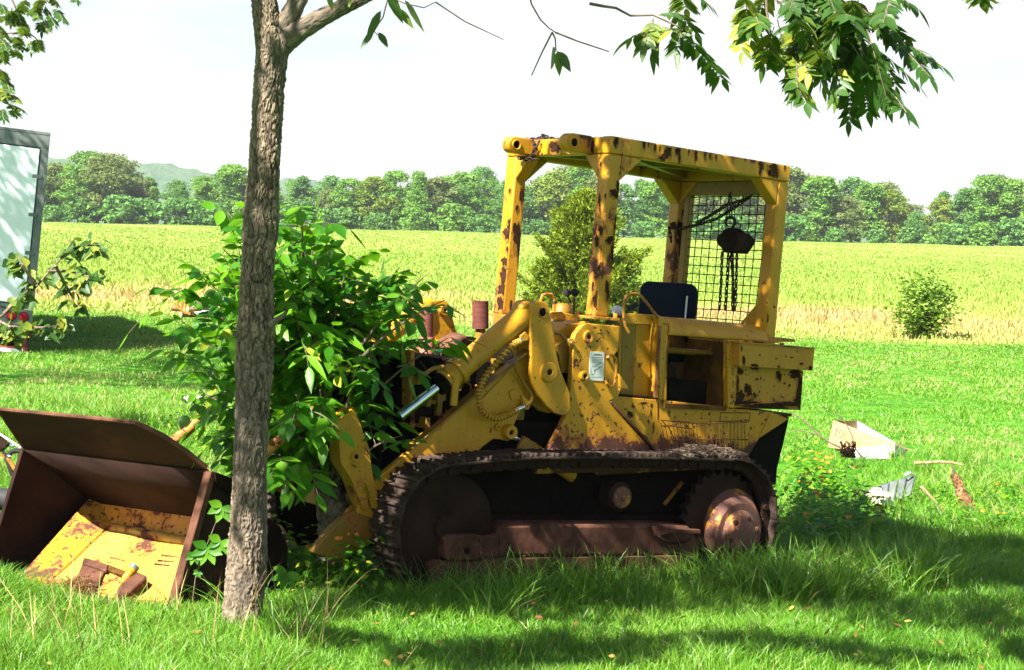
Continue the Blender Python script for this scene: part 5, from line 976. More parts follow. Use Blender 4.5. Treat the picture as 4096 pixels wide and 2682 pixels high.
# ---------------------------------------------------------------- the bush round a small tree in front of the loader
rng = np.random.default_rng(40)
bp = G(333, 530); bush = empty('small_tree', at(D(333, 532, 10.6)), label='small tree with broad bright green leaves grown against the front of the loader', cat='tree'); bo3 = np.array(D(333, 532, 10.6))
bt = [D(337, 560, 10.6), D(336, 528, 10.6), D(329, 490, 10.6), D(322, 455, 10.6), D(316, 410, 10.55), D(312, 360, 10.5), D(305, 300, 10.5), D(303, 240, 10.5)]
bark_trunk('trunk', [np.array(q)-bo3 for q in bt], [.12, .105, .085, .075, .06, .04, .025, .012], bush, 70, .01, .008, 41, 11)
lf = LF(); tw = MB(); lf2 = LF()
tips = [(163, 283), (178, 318), (186, 352), (200, 390), (206, 372), (215, 430), (228, 212), (222, 248), (215, 268), (196, 272), (300, 207), (318, 213), (290, 225), (330, 245), (350, 256), (312, 250), (400, 267), (385, 280), (426, 275), (445, 300), (448, 338), (400, 436), (275, 432), (290, 400), (320, 390), (360, 355), (250, 330), (262, 298), (300, 285), (345, 305), (378, 315), (290, 350), (330, 340), (385, 350), (365, 390), (310, 420), (230, 300), (240, 270), (210, 330), (232, 380), (246, 420), (275, 250), (295, 310), (340, 280), (372, 300), (400, 305), (275, 370), (296, 395), (276, 462), (225, 455)]
for i, (tx, ty) in enumerate(tips):
    dt = 10.3+rng.uniform(-.75, .45); T = np.array(D(tx, ty, dt)); f = rng.uniform(.25, .6); k = int(np.clip((480-ty)/45, 1, 6)); S0 = np.array(bt[min(6, max(2, k))]); mid = (S0+T)/2+[0, 0, .12*rng.uniform(.3, 1.5)]
    pts = [(1-t)**2*S0+2*t*(1-t)*mid+t*t*T for t in np.linspace(0, 1, 7)]; tw.tube([q-bo3 for q in pts], [.011*(1.1-j/7) for j in range(7)], 5)
    nc = 7 if tx < 370 or ty < 300 else 2
    for c in range(nc):
        t = 1-.62*(c/nc)**.9; q = (1-t)**2*S0+2*t*(1-t)*mid+t*t*T; out = nrm(T-S0); d = nrm(out*(1.0 if c == 0 else .35)+rng.normal(0, .55, 3)*(0.3 if c == 0 else 1)+[0, -.25, .1]); q = q-(d*.16 if c == 0 else 0)
        compound(lf, tw, q-bo3, d, rng.uniform(.22, .34), int(rng.integers(2, 4)), rng.uniform(.085, .165), rng.uniform(.048, .078), rng.uniform(.1, .9), .35)
n = 2200; cen = np.array([(tx, ty) for tx, ty in tips]); ii = rng.integers(0, len(tips), n); pp = cen[ii]+(np.array([315, 350])-cen[ii])*rng.uniform(.1, .75, (n, 1)); dd_ = 10.55+rng.uniform(-.35, .55, n)
Pn = np.array([D(a, b, c) for (a, b), c in zip(pp, dd_)])-bo3; an = rng.uniform(0, 6.28, n)
lf.add(Pn, np.stack([np.cos(an), np.sin(an), rng.uniform(-.5, .2, n)], 1), np.stack([rng.normal(0, .5, n), rng.normal(-.3, .5, n), np.ones(n)], 1), rng.uniform(.06, .15, n), rng.uniform(.04, .075, n), rng.uniform(0, .7, n), rng.uniform(.1, .4, n))
lf.build('foliage', M['leaf'], bush); tw.build('branches', M['twig'], bush)

# sapling in front of the trailer
rng = np.random.default_rng(50); so_ = np.array(D(-20, 372, 17)); sap = empty('sapling', at(so_), label='thin leaning sapling with tattered lobed leaves in front of the trailer', cat='sapling'); lf = LF(); tw = MB()
for pts in ([(0, -30, 1450), (0, 0, 1110), (0, 200, 940), (0, 330, 790), (0, 400, 690)], [(0, 260, 860), (0, 380, 860), (0, 480, 890), (0, 560, 900)], [(0, 330, 790), (0, 440, 720), (0, 540, 720)], [(0, -20, 1150), (0, 110, 1165), (0, 260, 1165), (0, 370, 1140)], [(0, 300, 830), (0, 380, 980), (0, 430, 1060)], [(0, -10, 1130), (0, 60, 1160), (0, 90, 1230)], [(0, 200, 940), (0, 120, 830), (0, 80, 790)], [(0, 20, 1090), (0, 120, 990), (0, 160, 960)]):
    Q = [np.array(P(12, u, v, 17+rng.uniform(-.2, .2)))-so_ for _, u, v in pts]; tw.tube(Q, [.014*(1-i/len(Q))+.003 for i in range(len(Q))], 6)
    for j in range(30):
        t = rng.uniform(.25, 1)*(len(Q)-1); k = min(int(t), len(Q)-2); q = Q[k]+(Q[k+1]-Q[k])*(t-k)
        a = rng.uniform(0, 6.28); lf.add(q+rng.normal(0, .05, 3), [math.cos(a), math.sin(a), rng.uniform(-1, .2)], [rng.normal(0, .6), -.6, .7], rng.uniform(.07, .15), rng.uniform(.05, .10), rng.uniform(.1, 1), .3)
lf.build('foliage', M['leaf_young'], sap, jag=.45); tw.build('stem', M['twig'], sap)

# ---------------------------------------------------------------- trailer
TRD = 28.
def tpt(px, py): return np.array(D(px, py, TRD))
br0 = tpt(29, 356); tp0 = tpt(50.5, 134); up_t = nrm(tp0-br0); HT = np.linalg.norm(tp0-br0); left_t = nrm(np.array([-.945, -.33, .03])); left_t = nrm(left_t-(left_t @ up_t)*up_t); back_t = np.cross(left_t, up_t); back_t = -back_t if back_t[1] < 0 else back_t
TMX = Matrix(((*[left_t[0], back_t[0], up_t[0]], br0[0]), (*[left_t[1], back_t[1], up_t[1]], br0[1]), (*[left_t[2], back_t[2], up_t[2]], br0[2]), (0, 0, 0, 1)))
tl = empty('box_trailer', TMX, label='white box trailer with grey corner frame and red tail lamps at the left', cat='trailer')
zf = .75
MB().box((0.03, .03, zf), (2.45, 9.5, HT)).build('body', M['alu'], tl, .01)
MB().box((0, 0, zf), (.13, .06, HT-.01)).box((0, -.004, HT-.24), (2.45, .06, HT)).box((0, -.01, HT-.03), (2.46, .05, HT+.02)).box((0, -.002, zf), (2.45, .05, zf+.06)).build('door_frame', M['alu'], tl, .008)
M['door'] = flat('scuffed_white_door', (.72, .76, .82), (.82, .85, .9), 3, .5, bs=.05, c3=(.6, .65, .7))
dr_ = MB().box((.145, -.02, zf+.09), (1.28, .0, HT-.26)).build('door', M['door'], tl, .004); MB().box((1.30, -.02, zf+.09), (2.4, .0, HT-.26)).build('door', M['door'], tl, .004)
MB().box((.135, -.003, zf+.085), (1.30, .003, HT-.25)).build('door_gasket', M['black'], tl)
for k in range(4): MB().box((.07, -.025, zf+.25+k*.62), (.22, -.012, zf+.31+k*.62)).build('hinge', M['alu'], tl, .004)
MB().box((0, 0, zf-.27), (2.45, .05, zf-.01)).build('light_bar', M['alu'], tl, .005)
for px_ in (.14, .33): MB().lathe((px_+.0, -.002, zf-.13), (0, -1, 0), [(0, .082), (.012, .082), (.012, .074)], 24).build('lamp_ring', M['rubber'], tl); MB().lathe((px_, -.010, zf-.13), (0, -1, 0), [(0, .070), (.015, .066), (.025, .045), (.03, .01)], 24).build('tail_lamp', M['red'], tl)
MB().box((.03, .02, .0), (2.4, .10, .13)).build('underride_bar', M['redpaint'], tl, .006); MB().box((.10, .014, .035), (1.0, .019, .10)).build('reflector_strip', M['white'], tl)
st_ = MB(); st_.tube([(.06, .06, .06), (.07, .06, .28), (.02, .06, .45), (0.02, .08, zf-.2)], .045, 8); st_.build('guard_strut', M['rust'], tl); MB().box((.1, .05, .38), (1.2, .12, .46)).build('cross_member', M['rust'], tl, .01)
for yy in (1.6, 2.9):
    w_ = MB().lathe((.10, yy, .32), (1, 0, 0), [(0, .2), (0, .46), (.03, .5), (.24, .5), (.28, .46), (.28, .2)], 32).build('wheel', M['rubber'], tl); MB().lathe((.09, yy, .32), (1, 0, 0), [(0, .06), (.04, .26), (.1, .28)], 24).build('rim', M['alu'], w_)
MB().box((.5, .3, .35), (1.9, 9., .74)).build('chassis', M['black'], tl)

# ---------------------------------------------------------------- odds and ends
def rooted(name, label, cat, pos, **k): return empty(name, at(pos), label=label, cat=cat, **k)
def quad3(root, pts, m, name, th=.006):
    o0 = np.array(root.matrix_world.translation); a = [np.array(q)-o0 for q in pts]; n_ = nrm(np.cross(a[1]-a[0], a[2]-a[0])); return MB().ext(a, n_*th).build(name, m, root)
p8 = lambda u, v, d: np.array(P(8, u, v, d))
cb2 = rooted('cardboard_box', 'open brown cardboard carton with handwriting lying on the sunlit lawn', 'box', p8(900, 600, 20))
Fa, Fb, Fc, Fd = p8(625, 215, 20.), p8(1270, 462, 19.7), p8(1225, 590, 19.6), p8(560, 500, 19.9); Ga, Gb = p8(872, 222, 20.5), p8(1276, 455, 20.1)
quad3(cb2, [Fa, Fb, Fc, Fd], M['card'], 'front_panel'); quad3(cb2, [Ga, Gb, p8(1250, 560, 20.1), p8(850, 480, 20.5)], M['white'], 'back_panel'); quad3(cb2, [Fa, Ga, p8(850, 480, 20.5), Fd], M['card'], 'end_panel'); quad3(cb2, [Fd, Fc, p8(1250, 570, 20.1), p8(850, 500, 20.5)], M['card'], 'bottom')
quad3(cb2, [p8(800, 512, 19.5), p8(1222, 478, 19.45), p8(1228, 620, 19.4), p8(840, 625, 19.4)], M['white'], 'flap'); quad3(cb2, [p8(1268, 480, 19.6), p8(1388, 532, 19.9), p8(1380, 620, 19.9), p8(1262, 600, 19.6)], M['plate_label'], 'flap'); quad3(cb2, [p8(1265, 455, 19.9), p8(1400, 515, 20.2), p8(1480, 548, 20.4), p8(1460, 560, 20.3), p8(1262, 480, 19.8)], M['wood'], 'torn_flap')
def stroke(pts):                            # pen strokes on the front panel, u v in the panel's own frame
    out = []
    for a, b in pts: out.append(Fa+(Fb-Fa)*a*.98+(Fd-Fa)*b*(1-a*.5)+np.array([0, -.012, 0])-cb2_o)
    return out
cb2_o = np.array(cb2.matrix_world.translation); hw = MB()
def letters(s, a0, b0, w, h):
    G_ = {'T': [[(0, 0), (1, 0)], [(.5, 0), (.5, 1)]], 'O': [[(.5+.5*math.cos(t), .5+.5*math.sin(t)) for t in np.linspace(0, 6.28, 12)]], 'M': [[(0, 1), (.05, .1), (.25, .1), (.5, .9), (.75, .1), (.95, .2), (1, 1)]], 'S': [[(.9, .1), (.4, 0), (.1, .25), (.5, .5), (.9, .75), (.5, 1), (.1, .9)]], 'P': [[(.1, 1), (.1, 0), (.7, .05), (.85, .3), (.6, .5), (.1, .52)]], 'A': [[(0, 1), (.5, 0), (1, 1)], [(.2, .6), (.8, .6)]], 'R': [[(.1, 1), (.1, 0), (.7, .05), (.8, .3), (.1, .5), (.9, 1)]]}
    for i, ch in enumerate(s):
        for q in G_[ch]: hw.tube(stroke([(a0+(i+x*.75)*w, b0+y_*h) for x, y_ in q]), .0028, 4)
letters('TOMS', .04, .25, .075, .3); letters('PARTS', .42, .33, .07, .38); hw.build('handwriting', M['ink_faint'], cb2)
mt = rooted('metal_sheet', 'crumpled grey corrugated metal sheet standing in the grass in front of the carton', 'metal sheet', p8(1200, 1000, 16)); o0 = np.array(mt.matrix_world.translation); V = []; nu, nv = 60, 8
for j in range(nv+1):
    for i in range(nu+1):
        u, v = i/nu, j/nv; a = p8(930+560*u**1.0, 985-190*u**.75, 16+.2*u); b = p8(940+490*u, 1010+40*u*(1-u)*0+40*u, 15.9); q = a*(1-v)+b*v+np.array([0, .03*math.sin(u*38), 0]); 
        if u > .85: q = q*(1-(u-.85)*2*v)+a*((u-.85)*2*v)
        V.append(q-o0)
i = (np.arange(nv)[:, None]*(nu+1)+np.arange(nu)[None]).ravel(); o = npmesh('sheet', V, [np.stack([i, i+1, i+nu+2, i+nu+1], 1)], M['alu'], mt); s = o.modifiers.new('s', 'SOLIDIFY'); s.thickness = .004
MB().tube([p8(1370, 800, 16.1)-o0, p8(1420, 770, 16.1)-o0, p8(1490, 795, 16.2)-o0], [.012, .016, .005], 6).build('torn_tip', M['plate_label'], mt)
rb_ = rooted('rubble', 'small heap of broken white and red masonry beside the metal sheet', 'rubble', p8(1080, 1090, 15.6)); m_ = MB(); r = np.random.default_rng(3); o0 = np.array(rb_.matrix_world.translation)
for k in range(9):
    c = p8(r.uniform(980, 1230), r.uniform(960, 1110), 15.6+r.uniform(-.1, .1))-o0; s_ = r.uniform(.015, .05, 3); m_.box(c-s_, c+s_)
m_.build('pieces', flat('chalky_rubble', (.3, .22, .18), (.6, .58, .55), 14, .9), rb_, .01)
stp = rooted('tree_stump', 'rotten reddish tree stump leaning in the grass at the right', 'stump', p8(2040, 1150, 15.7)); o0 = np.array(stp.matrix_world.translation)
bark_trunk('trunk', [p8(u, v, 15.7)-o0 for u, v in ((2060, 1220), (2040, 1150), (2000, 1060), (1970, 980), (1945, 900), (1915, 830), (1885, 785))], [.065, .065, .06, .045, .035, .04, .03], stp, 60, .008, .022, 61, 7); stp.children[0].data.materials.clear(); stp.children[0].data.materials.append(M['rot'])
MB().tube([p8(1890, 785, 15.7)-o0, p8(1875, 720, 15.7)-o0, p8(1855, 640, 15.7)-o0], [.012, .008, .003], 6).build('twig', M['twig'], stp)
def stick(name, label, cat, r_, pts, d, rad, m='twig'):
    a = np.array(P(r_, *pts[0], d)); ro = rooted(name, label, cat, a); o = MB().tube([np.array(P(r_, u, v, d))-a for u, v in pts], [rad*(1.1-.7*i/len(pts)) for i in range(len(pts))], 7).build('stem', M[m], ro); return ro
stick('plank', 'long thin weathered wooden stake lying in the grass before the stump', 'stake', 8, [(1545, 915), (1700, 1080), (1870, 1270)], 15.4, .014, 'wood')
stick('fallen_branch', 'bare fallen branch lying flat on the lawn behind the stump', 'branch', 8, [(1470, 668), (1600, 665), (1740, 655), (1850, 660), (2000, 690)], 18.2, .02, 'wood')
stick('dead_branch', 'long forked dead branch reaching from the loader tail to the carton', 'branch', 8, [(700, 505), (600, 460), (480, 385), (330, 240), (155, 112)], 17, .010, 'twig'); stick('dead_branch', 'thin bare branch lying just below the forked one behind the loader', 'branch', 8, [(480, 385), (380, 345), (250, 318), (180, 332), (100, 350)], 17, .006, 'twig')
stick('dead_twig', 'dark bent twig arching in front of the carton', 'twig', 8, [(930, 610), (870, 540), (820, 450), (825, 400), (760, 270), (690, 170), (605, 128)], 18.8, .010)
wd_ = rooted('dead_weed', 'dark dried weed clump in front of the carton', 'weed', p8(770, 600, 18.6)); m_ = MB(); r = np.random.default_rng(5); o0 = np.array(wd_.matrix_world.translation)
for k in range(60):
    a = p8(r.uniform(700, 860), 610, 18.6)-o0; b = p8(r.uniform(690, 860), r.uniform(430, 560), 18.6+r.uniform(-.1, .1))-o0; m_.tube([a, (a+b)/2+r.normal(0, .02, 3), b], [.004, .003, .007], 4)
m_.build('stems', M['rust_dark'], wd_)
gp = rooted('plastic_sheet', 'crumpled pale grey plastic scrap lying in the grass left of the bush', 'plastic scrap', G(193, 403)); o0 = np.array(gp.matrix_world.translation); r = np.random.default_rng(6); V = []
for j in range(9):
    for i in range(13): V.append(((i/12-.5)*.24, (j/8-.5)*.3, .05+.05*math.sin(i*.9)*math.cos(j*.8)+r.normal(0, .008)))
i = (np.arange(8)[:, None]*13+np.arange(12)[None]).ravel(); npmesh('sheet', V, [np.stack([i, i+1, i+14, i+13], 1)], M['grey_cloth'], gp)
# scrap frame with firewood by the field edge
p15 = lambda u, v, d=39.: np.array(P(15, u, v, d))
sf = rooted('scrap_frame', 'rusty upright metal rack beside a heap of firewood at the field edge', 'rack', p15(350, 410)); o0 = np.array(sf.matrix_world.translation)
for a, b in (((285, 230), (292, 350)), ((325, 225), (332, 385)), ((370, 290), (370, 405)), ((412, 320), (412, 415)), ((320, 220), (415, 322)), ((290, 345), (412, 412))): MB().tube([p15(*a)-o0, p15(*b)-o0], .022, 6).build('bar', M['rust_orange'], sf)
r = np.random.default_rng(9)
for k in range(8):
    u, v = r.uniform(340, 680), r.uniform(340, 430); c = p15(u, max(v, 300+abs(u-500)*.1), 39.3+r.uniform(-.3, .3)); d = nrm([1, r.normal(0, .4), r.normal(0, .1)]); lg = rooted('log', 'split firewood log in the heap beside the rusty rack', 'log', c, group='split logs in the firewood heap'); MB().tube([-d*.3, d*.3], .065, 8).build('wood', M['rot'] if k % 2 else M['wood'], lg)
pb = rooted('board', 'white board lying on top of the firewood heap', 'board', p15(540, 365, 38.8)); o0 = np.array(pb.matrix_world.translation); quad3(pb, [p15(480, 395, 38.8), p15(600, 350, 38.8), p15(610, 362, 38.6), p15(490, 408, 38.6)], M['white'], 'plank', .02)
# old tricycle behind the bucket at the left edge
p14 = lambda u, v, d=12.2: np.array(P(14, u, v, d))
tr = rooted('bicycle', 'old bicycle with silver handlebar and rusty red frame lying behind the bucket', 'bicycle', p14(-100, 900)); o0 = np.array(tr.matrix_world.translation)
def tb(pts, rad, m, nm, d=12.2): MB().tube([p14(u, v, d)-o0 for u, v in pts], rad, 8).build(nm, M[m], tr)
tb([(-80, 220), (0, 270), (260, 440)], .008, 'white', 'rod'); tb([(110, 370), (112, 400), (60, 430), (35, 480), (60, 530), (120, 548), (140, 540)], .014, 'chrome', 'handlebar'); tb([(112, 400), (150, 420), (180, 405)], .012, 'chrome', 'lever'); tb([(-60, 330), (40, 420), (60, 440)], .045, 'rust_dark', 'head_tube'); tb([(30, 500), (100, 590), (200, 720)], .018, 'rust_orange', 'frame'); tb([(60, 520), (110, 640), (160, 790)], .018, 'rubber', 'fork')
tb([(120, 525), (140, 490), (190, 475), (260, 485), (300, 520)], .018, 'rubber', 'tyre')
ty = rooted('tyre', 'grey rubber tyre lying in the grass at the left frame edge', 'tyre', D(-14, 512, 11.3)); MB().tube([(.26*math.cos(a), .26*math.sin(a)*.9, .05*math.sin(a)) for a in np.linspace(0, 6.28, 32, endpoint=False)], .075, 12, True).build('rubber', M['rubber'], ty)

# ---------------------------------------------------------------- chains, hoist, basket, nest (in machine axes, standing on the loader)
def chain(mb, pts, lk=.045, rad=.0055, wd=.017):
    P_ = np.array(pts, float); d = np.r_[0, np.cumsum(np.linalg.norm(np.diff(P_, axis=0), axis=1))]; n = max(2, int(d[-1]/(lk*.72))); s = np.linspace(0, d[-1], n)
    c = np.stack([np.interp(s, d, P_[:, k]) for k in range(3)], 1)
    for i in range(n-1):
        a, b = c[i], c[i+1]; t = nrm(b-a); m = (a+b)/2; u = nrm(np.cross(t, [.3, 1, .2])); w = np.cross(t, u); w, u = (u, w) if i % 2 else (w, u)
        mb.tube([m+t*(lk*.5-wd*.5)*(1 if math.cos(x) > 0 else -1)+t*wd*.6*math.cos(x)+w*wd*.6*math.sin(x) for x in np.linspace(.2, 6.08, 10)], rad, 5, True)
ch1 = empty('chain', MWM, label='rusty chain draped over the front beam of the canopy', cat='chain'); m_ = MB()
chain(m_, [L(1, 320, 185, X=.03), L(1, 400, 182, X=.03), L(1, 450, 175, X=.04), L(1, 470, 160, X=.04), L(1, 520, 178, X=.04), L(1, 600, 190, X=.04)]); chain(m_, [L(1, 440, 190, X=-.02), L(1, 425, 225, X=-.03), L(1, 400, 270, X=-.03), L(1, 370, 305, X=-.03)]); chain(m_, [L(1, 395, 190, X=-.02), L(1, 410, 240, X=-.03), L(1, 400, 300, X=-.03), L(1, 340, 325, X=-.03), L(1, 295, 305, X=-.03)]); chain(m_, [L(1, 300, 300, X=-.03), L(1, 350, 318, X=-.05), L(1, 420, 318, X=-.03)])
m_.build('links', M['chain'], ch1); MB().tube([L(1, 410, 188, X=.03), L(1, 480, 182, X=.03)], .014, 8).tube([L(1, 455, 180, X=.03), L(1, 462, 145, X=.03)], .012, 8).build('binder', M['chain'], ch1)
ch2 = empty('chain', MWM, label='dark chain stretched slantwise across the rear wire screen of the cab', cat='chain'); m_ = MB(); xx = CL-.14
chain(m_, [L(1, 1880, 565, X=xx), L(1, 1760, 650, X=xx), L(1, 1640, 725, X=xx), L(1, 1510, 765, X=xx)]); chain(m_, [L(1, 1870, 580, X=xx), L(1, 1710, 630, X=xx), L(1, 1600, 700, X=xx), L(1, 1510, 752, X=xx)]); chain(m_, [L(1, 1510, 765, X=xx), L(1, 1400, 790, X=CL-.16), L(1, 1320, 780, X=CL-.16), L(1, 1335, 880, X=CL-.16)]); m_.build('links', M['chain'], ch2)
hs_ = empty('chain_hoist', MWM, label='dark chain hoist with hook hanging inside the cab before the wire screen', cat='hoist'); X_ = CL-.30
m_ = MB(); chain(m_, [L(1, 1735, 545, X=X_), L(1, 1740, 640, X=X_), L(1, 1738, 715, X=X_)]); m_.build('hanging_chain', M['chain'], hs_)
for a, b in (((1680, 950), (1662, 1340)), ((1722, 950), (1700, 1340)), ((1752, 950), (1750, 1345)), ((1780, 950), (1768, 1345)), ((1740, 960), (1760, 1300))):
    m_ = MB(); chain(m_, [L(1, *a, X=X_), L(1, (a[0]+b[0])/2+3, (a[1]+b[1])/2, X=X_), L(1, *b, X=X_)], .034, .0045, .014); m_.build('load_chain', M['chain'], hs_)
MB().tube([L(1, u, v, X=X_) for u, v in ((1745, 800), (1755, 775), (1770, 750), (1762, 722), (1738, 712), (1712, 722), (1702, 750), (1722, 778))], [.012, .012, .012, .013, .013, .012, .010, .005], 8).build('hook', M['chain'], hs_)
MB().lathe(L(1, 1755, 870, X=X_)-[.06, 0, 0], (1, 0, 0), [(0, .05), (.01, .085), (.05, .09), (.07, .075), (.07, .09), (.11, .085), (.12, .04)], 20).build('housing', M['rust_dark'], hs_); MB().lathe(L(1, 1735, 870, X=X_), (0, 1, 0), [(-.10, .035), (-.09, .05), (.09, .05), (.10, .035)], 16).ext([L(1, u, v, X=X_-.05) for u, v in ((1655, 850), (1680, 815), (1800, 815), (1845, 860), (1830, 895), (1790, 955), (1680, 950))], (.1, 0, 0)).build('gear_case', M['rust_dark'], hs_, .012)
bs = empty('wire_basket', MWM, label='bent rusty wire basket standing on the track against the yellow side plate', cat='basket'); m_ = MB(); YF, YB = -.27, -.05
def w3(pts, Y, rad=.0026): m_.tube([L(3, u, v, Y=Y) for u, v in pts], rad, 5)
w3([(925, 1102), (1000, 1110), (1170, 1120), (1200, 1162), (1230, 1150), (1420, 1112), (1655, 1108)], YB, .004); w3([(930, 1150), (1000, 1150), (1180, 1172)], YF, .004); w3([(1412, 1108), (1418, 1040), (1665, 1043), (1652, 1115)], YB, .0035); w3([(925, 1102), (990, 1170), (1040, 1270)], YF, .0035); w3([(935, 1268), (1200, 1265), (1420, 1258), (1645, 1262)], YB); w3([(1010, 1268), (1300, 1268), (1430, 1252), (1640, 1268)], YF); w3([(970, 1155), (1080, 1120), (1200, 1130), (1420, 1125), (1640, 1120)], YF, .0035)
r = np.random.default_rng(12)
for i in range(23):
    u = 960+i*30; t0 = 1128+r.uniform(-6, 6); lean = (40-i*3) if i < 10 else 0; w3([(u-lean, t0), (u-lean*.3, 1250), (u+10+lean*.6, 1372+r.uniform(-8, 30))], YF if i % 2 else YB, .0022)
for i in range(5): w3([(1040+i*20, 1130), (1200+i*40+r.uniform(-10, 10), 1370)], YF, .002)
m_.build('wires', flat('rusty_wire', (.06, .028, .012), (.13, .065, .022), 30, .8), bs)
ns = empty('twig_nest', MWM, label='heap of dry twigs and leaves piled on top of the track under the wire basket', cat='nest'); m_ = MB()
for i in range(420):
    a = L(3, r.uniform(1030, 1560), 1400, Y=r.uniform(-.30, -.05)); a[2] = .835+.06*math.exp(-((a[0]-L(3, 1330, 1400, Y=-.2)[0])/.22)**2)*r.random(); an = r.uniform(0, 3.14); l_ = r.uniform(.03, .10); d_ = np.array([math.cos(an), math.sin(an)*.7, r.normal(0, .15)])*l_; m_.tube([a-d_, a+d_*.2+[0, 0, .008], a+d_], .0022, 4)
m_.build('twigs', M['twig'], ns)
# debris, fallen leaves
def litter(n, y0, y1, mat, name, s0, s1, seed, z0=.05, xr=None):
    global rng; rng = np.random.default_rng(seed); x, y = wedge(n, y0, y1, 1.); 
    if xr: x = rng.uniform(xr[0], xr[1], n)
    lf = LF(); a = rng.uniform(0, 6.28, n); lf.add(np.stack([x, y, terr(x, y)+rng.uniform(z0*.4, z0*1.5, n)], 1), np.stack([np.cos(a), np.sin(a), rng.normal(0, .3, n)], 1), np.stack([rng.normal(0, .5, n), rng.normal(0, .5, n), np.ones(n)], 1), rng.uniform(s0, s1, n), rng.uniform(s0*.5, s1*.6, n), rng.uniform(0, 1, n), rng.uniform(-.3, .3, n)); lf.build(name, mat, jag=.2, kind='stuff')
M['fallen'] = leafmat('fallen_leaf', [(0, (.12, .05, .02)), (.5, (.25, .13, .04)), (1, (.38, .30, .06))], .2)
litter(420, 6.6, 12.5, M['fallen'], 'fallen_leaves', .025, .06, 71, .06)

# ---------------------------------------------------------------- tall grass, stalks, jewelweed
rng = np.random.default_rng(80)
def tuft(cx_, cy_, n, sp, h0, h1, w0=.004, w1=.009): return [rng.normal(cx_, sp, n), rng.normal(cy_, sp, n), rng.uniform(h0, h1, n), rng.uniform(w0, w1, n)]
T_ = []
for k in range(150):                        # long grass along the near side of the loader
    X_ = rng.uniform(-1.75, 1.9); p = M2W([X_, -.42-rng.random()**2*.7, 0]); T_.append(tuft(p[0], p[1], 16, .05, .10, .34))
for k in range(120):
    p = M2W([rng.uniform(.7, 2.5), rng.uniform(-1.25, -.40), 0]); T_.append(tuft(p[0], p[1], 26, .07, .18, .46))
for k in range(90):
    p = M2W([rng.uniform(1.7, 3.2), rng.uniform(-.9, 1.4), 0]); T_.append(tuft(p[0], p[1], 22, .08, .15, .38))
for k in range(130):
    p = G(rng.uniform(800, 1024), rng.uniform(455, 545)); T_.append(tuft(p[0], p[1], 16, .09, .10, .34))
for k in range(90):
    p = G(rng.uniform(0, 225), rng.uniform(400, 470)); T_.append(tuft(p[0], p[1], 16, .08, .12, .30))
for k in range(70):
    p = G(rng.uniform(-20, 330), rng.uniform(600, 668)); T_.append(tuft(p[0], p[1], 9, .06, .10, .30, .003, .006))
for k in range(14):
    p = G(rng.uniform(180, 300), rng.uniform(592, 612)); T_.append(tuft(p[0], p[1], 8, .04, .10, .30))
x, y, h, w_ = [np.concatenate([t[i] for t in T_]) for i in range(4)]
a_, b_ = m_inv(x, y); k = ~((a_ > -1.62) & (a_ < 1.55) & (b_ > -.33) & (b_ < 1.4)); x, y, h, w_ = x[k], y[k], h[k], w_[k]
tn = np.clip(rng.normal(.42, .24, len(x)), 0, 1); blades('tall_grass', x, y, h, w_, rng.uniform(.15, .9, len(x)), tn, M['grass'], kind='stuff')
rng = np.random.default_rng(86); x, y = wedge(170, 6.6, 11.5, 1.); T2_ = [tuft(a, b, 11, .045, .07, .20, .003, .007) for a, b in zip(x, y)]; x, y, h, w_ = [np.concatenate([t[i] for t in T2_]) for i in range(4)]; a_, b_ = m_inv(x, y); k = ~((a_ > -1.62) & (a_ < 1.55) & (b_ > -.33) & (b_ < 1.4)); x, y, h, w_ = x[k], y[k], h[k], w_[k]
blades('grass_tufts', x, y, h, w_, rng.uniform(.1, 1., len(x)), np.clip(rng.normal(.5, .26, len(x)), 0, 1), M['grass'], kind='stuff')
T_ = []
for k in range(22): p = G(rng.uniform(-10, 330), rng.uniform(618, 672)); T_.append(tuft(p[0], p[1], 4, .04, .22, .5, .003, .006))
for k in range(4): p = G(rng.uniform(180, 250), rng.uniform(600, 640)); T_.append(tuft(p[0], p[1], 2, .03, .3, .55, .003, .006))
x, y, h, w_ = [np.concatenate([t[i] for t in T_]) for i in range(4)]; blades('dry_grass', x, y, h, w_, rng.uniform(.1, .6, len(x)), rng.uniform(0, 1, len(x)), M['tan'], kind='stuff')
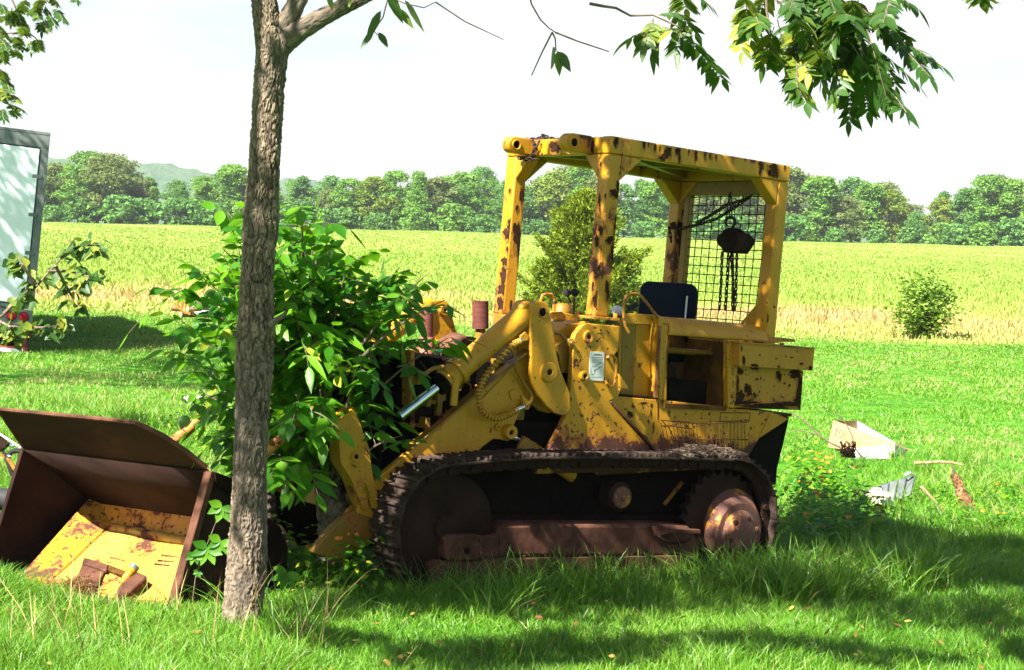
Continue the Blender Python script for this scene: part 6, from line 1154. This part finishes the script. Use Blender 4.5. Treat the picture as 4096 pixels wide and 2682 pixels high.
def patch(name, pts, n, h0, h1, ll, seed, flowers):
    global rng
    rng = np.random.default_rng(seed); lf = LF(); fl = LF(); c = [G(*p) for p in pts]
    for k in range(n):
        a, b = c[rng.integers(len(c))], c[rng.integers(len(c))]; t = rng.random(); q = a*(1-t)+b*t+[rng.normal(0, .12), rng.normal(0, .12), 0]; mi = m_inv(q[0], q[1])
        if -1.6 < mi[0] < 1.6 and -.3 < mi[1] < 1.3: continue
        H = rng.uniform(h0, h1); q[2] = terr(q[0], q[1])
        for j in range(7):
            z = H*(.35+.65*j/6); an = rng.uniform(0, 6.28); lf.add(q+[rng.normal(0, .03), rng.normal(0, .03), z], [math.cos(an), math.sin(an), rng.normal(-.1, .3)], [rng.normal(0, .4), -.3, 1], ll*rng.uniform(.6, 1.2), ll*.55*rng.uniform(.7, 1.1), np.clip(rng.normal(.6, .3), 0, 1), .2)
        if rng.random() < flowers:
            for j in range(3): an = rng.uniform(0, 6.28); fl.add(q+[rng.normal(0, .02), -.03, H*1.02], [math.cos(an), math.sin(an), -.3], [0, -1, .3], .028, .022, .5, .2)
    lf.build(name, M['leaf'], kind='stuff')
    if fl.a: fl.build('orange_blossom', leafmat('orange_petal', [(0, (.55, .13, .01)), (1, (.7, .25, .02))], .3, tcol=(.7, .25, .02)), kind='stuff')
patch('jewelweed', [(285, 560), (300, 590), (340, 600), (380, 590), (360, 560), (320, 530), (300, 520), (375, 545)], 330, .12, .38, .055, 81, .06)
patch('jewelweed', [(800, 560), (840, 545), (800, 520), (830, 500), (870, 540), (800, 480)], 260, .15, .45, .07, 82, .14)
patch('ground_ivy', [(940, 500), (1020, 500), (1010, 530), (960, 530)], 120, .08, .2, .06, 83, .05)
patch('ground_ivy', [(190, 430), (215, 470), (228, 450), (180, 450)], 60, .05, .2, .06, 84, .0)
# creeper leaves on the bucket side
rng = np.random.default_rng(90); cv = rooted('creeper', 'five leaved creeper climbing the bucket side beside the tree trunk', 'creeper', D(192, 606, 9.6)); o0 = np.array(cv.matrix_world.translation); lf = LF(); tw = MB()
for (px, py, s_) in ((222, 507, .085), (207, 548, .095), (221, 541, .08), (194, 556, .05), (287, 573, .09), (198, 572, .03)):
    c = np.array(D(px, py, 9.45))
    for a in (200, 250, 300, 345, 150): lf.add(c-o0, [math.cos(R(a)), -.2, math.sin(R(a))], [0, -1, .35], s_, s_*.55, rng.uniform(.4, .9), .1)
tw.tube([np.zeros(3), np.array(D(196, 575, 9.5))-o0, np.array(D(205, 550, 9.47))-o0, np.array(D(222, 507, 9.46))-o0], [.005, .004, .003, .002], 5); lf.build('leaves', M['leaf'], cv, jag=.25); tw.build('stem', M['twig'], cv)
# ---------------------------------------------------------------- air
hz = MB().box((-1300, -70, -3.5), (1300, 2200, 75)).build('haze', M['black']); hz.data.materials.clear(); tag(hz, kind='stuff')
hmt = bpy.data.materials.new('haze_air'); hmt.use_nodes = True; t_ = hmt.node_tree; t_.nodes.clear(); o_ = t_.nodes.new('ShaderNodeOutputMaterial'); v_ = t_.nodes.new('ShaderNodeVolumePrincipled'); v_.inputs['Color'].default_value = (.86, .93, 1, 1); v_.inputs['Density'].default_value = .00018; v_.inputs['Anisotropy'].default_value = .2; t_.links.new(v_.outputs[0], o_.inputs['Volume']); hz.data.materials.append(hmt)
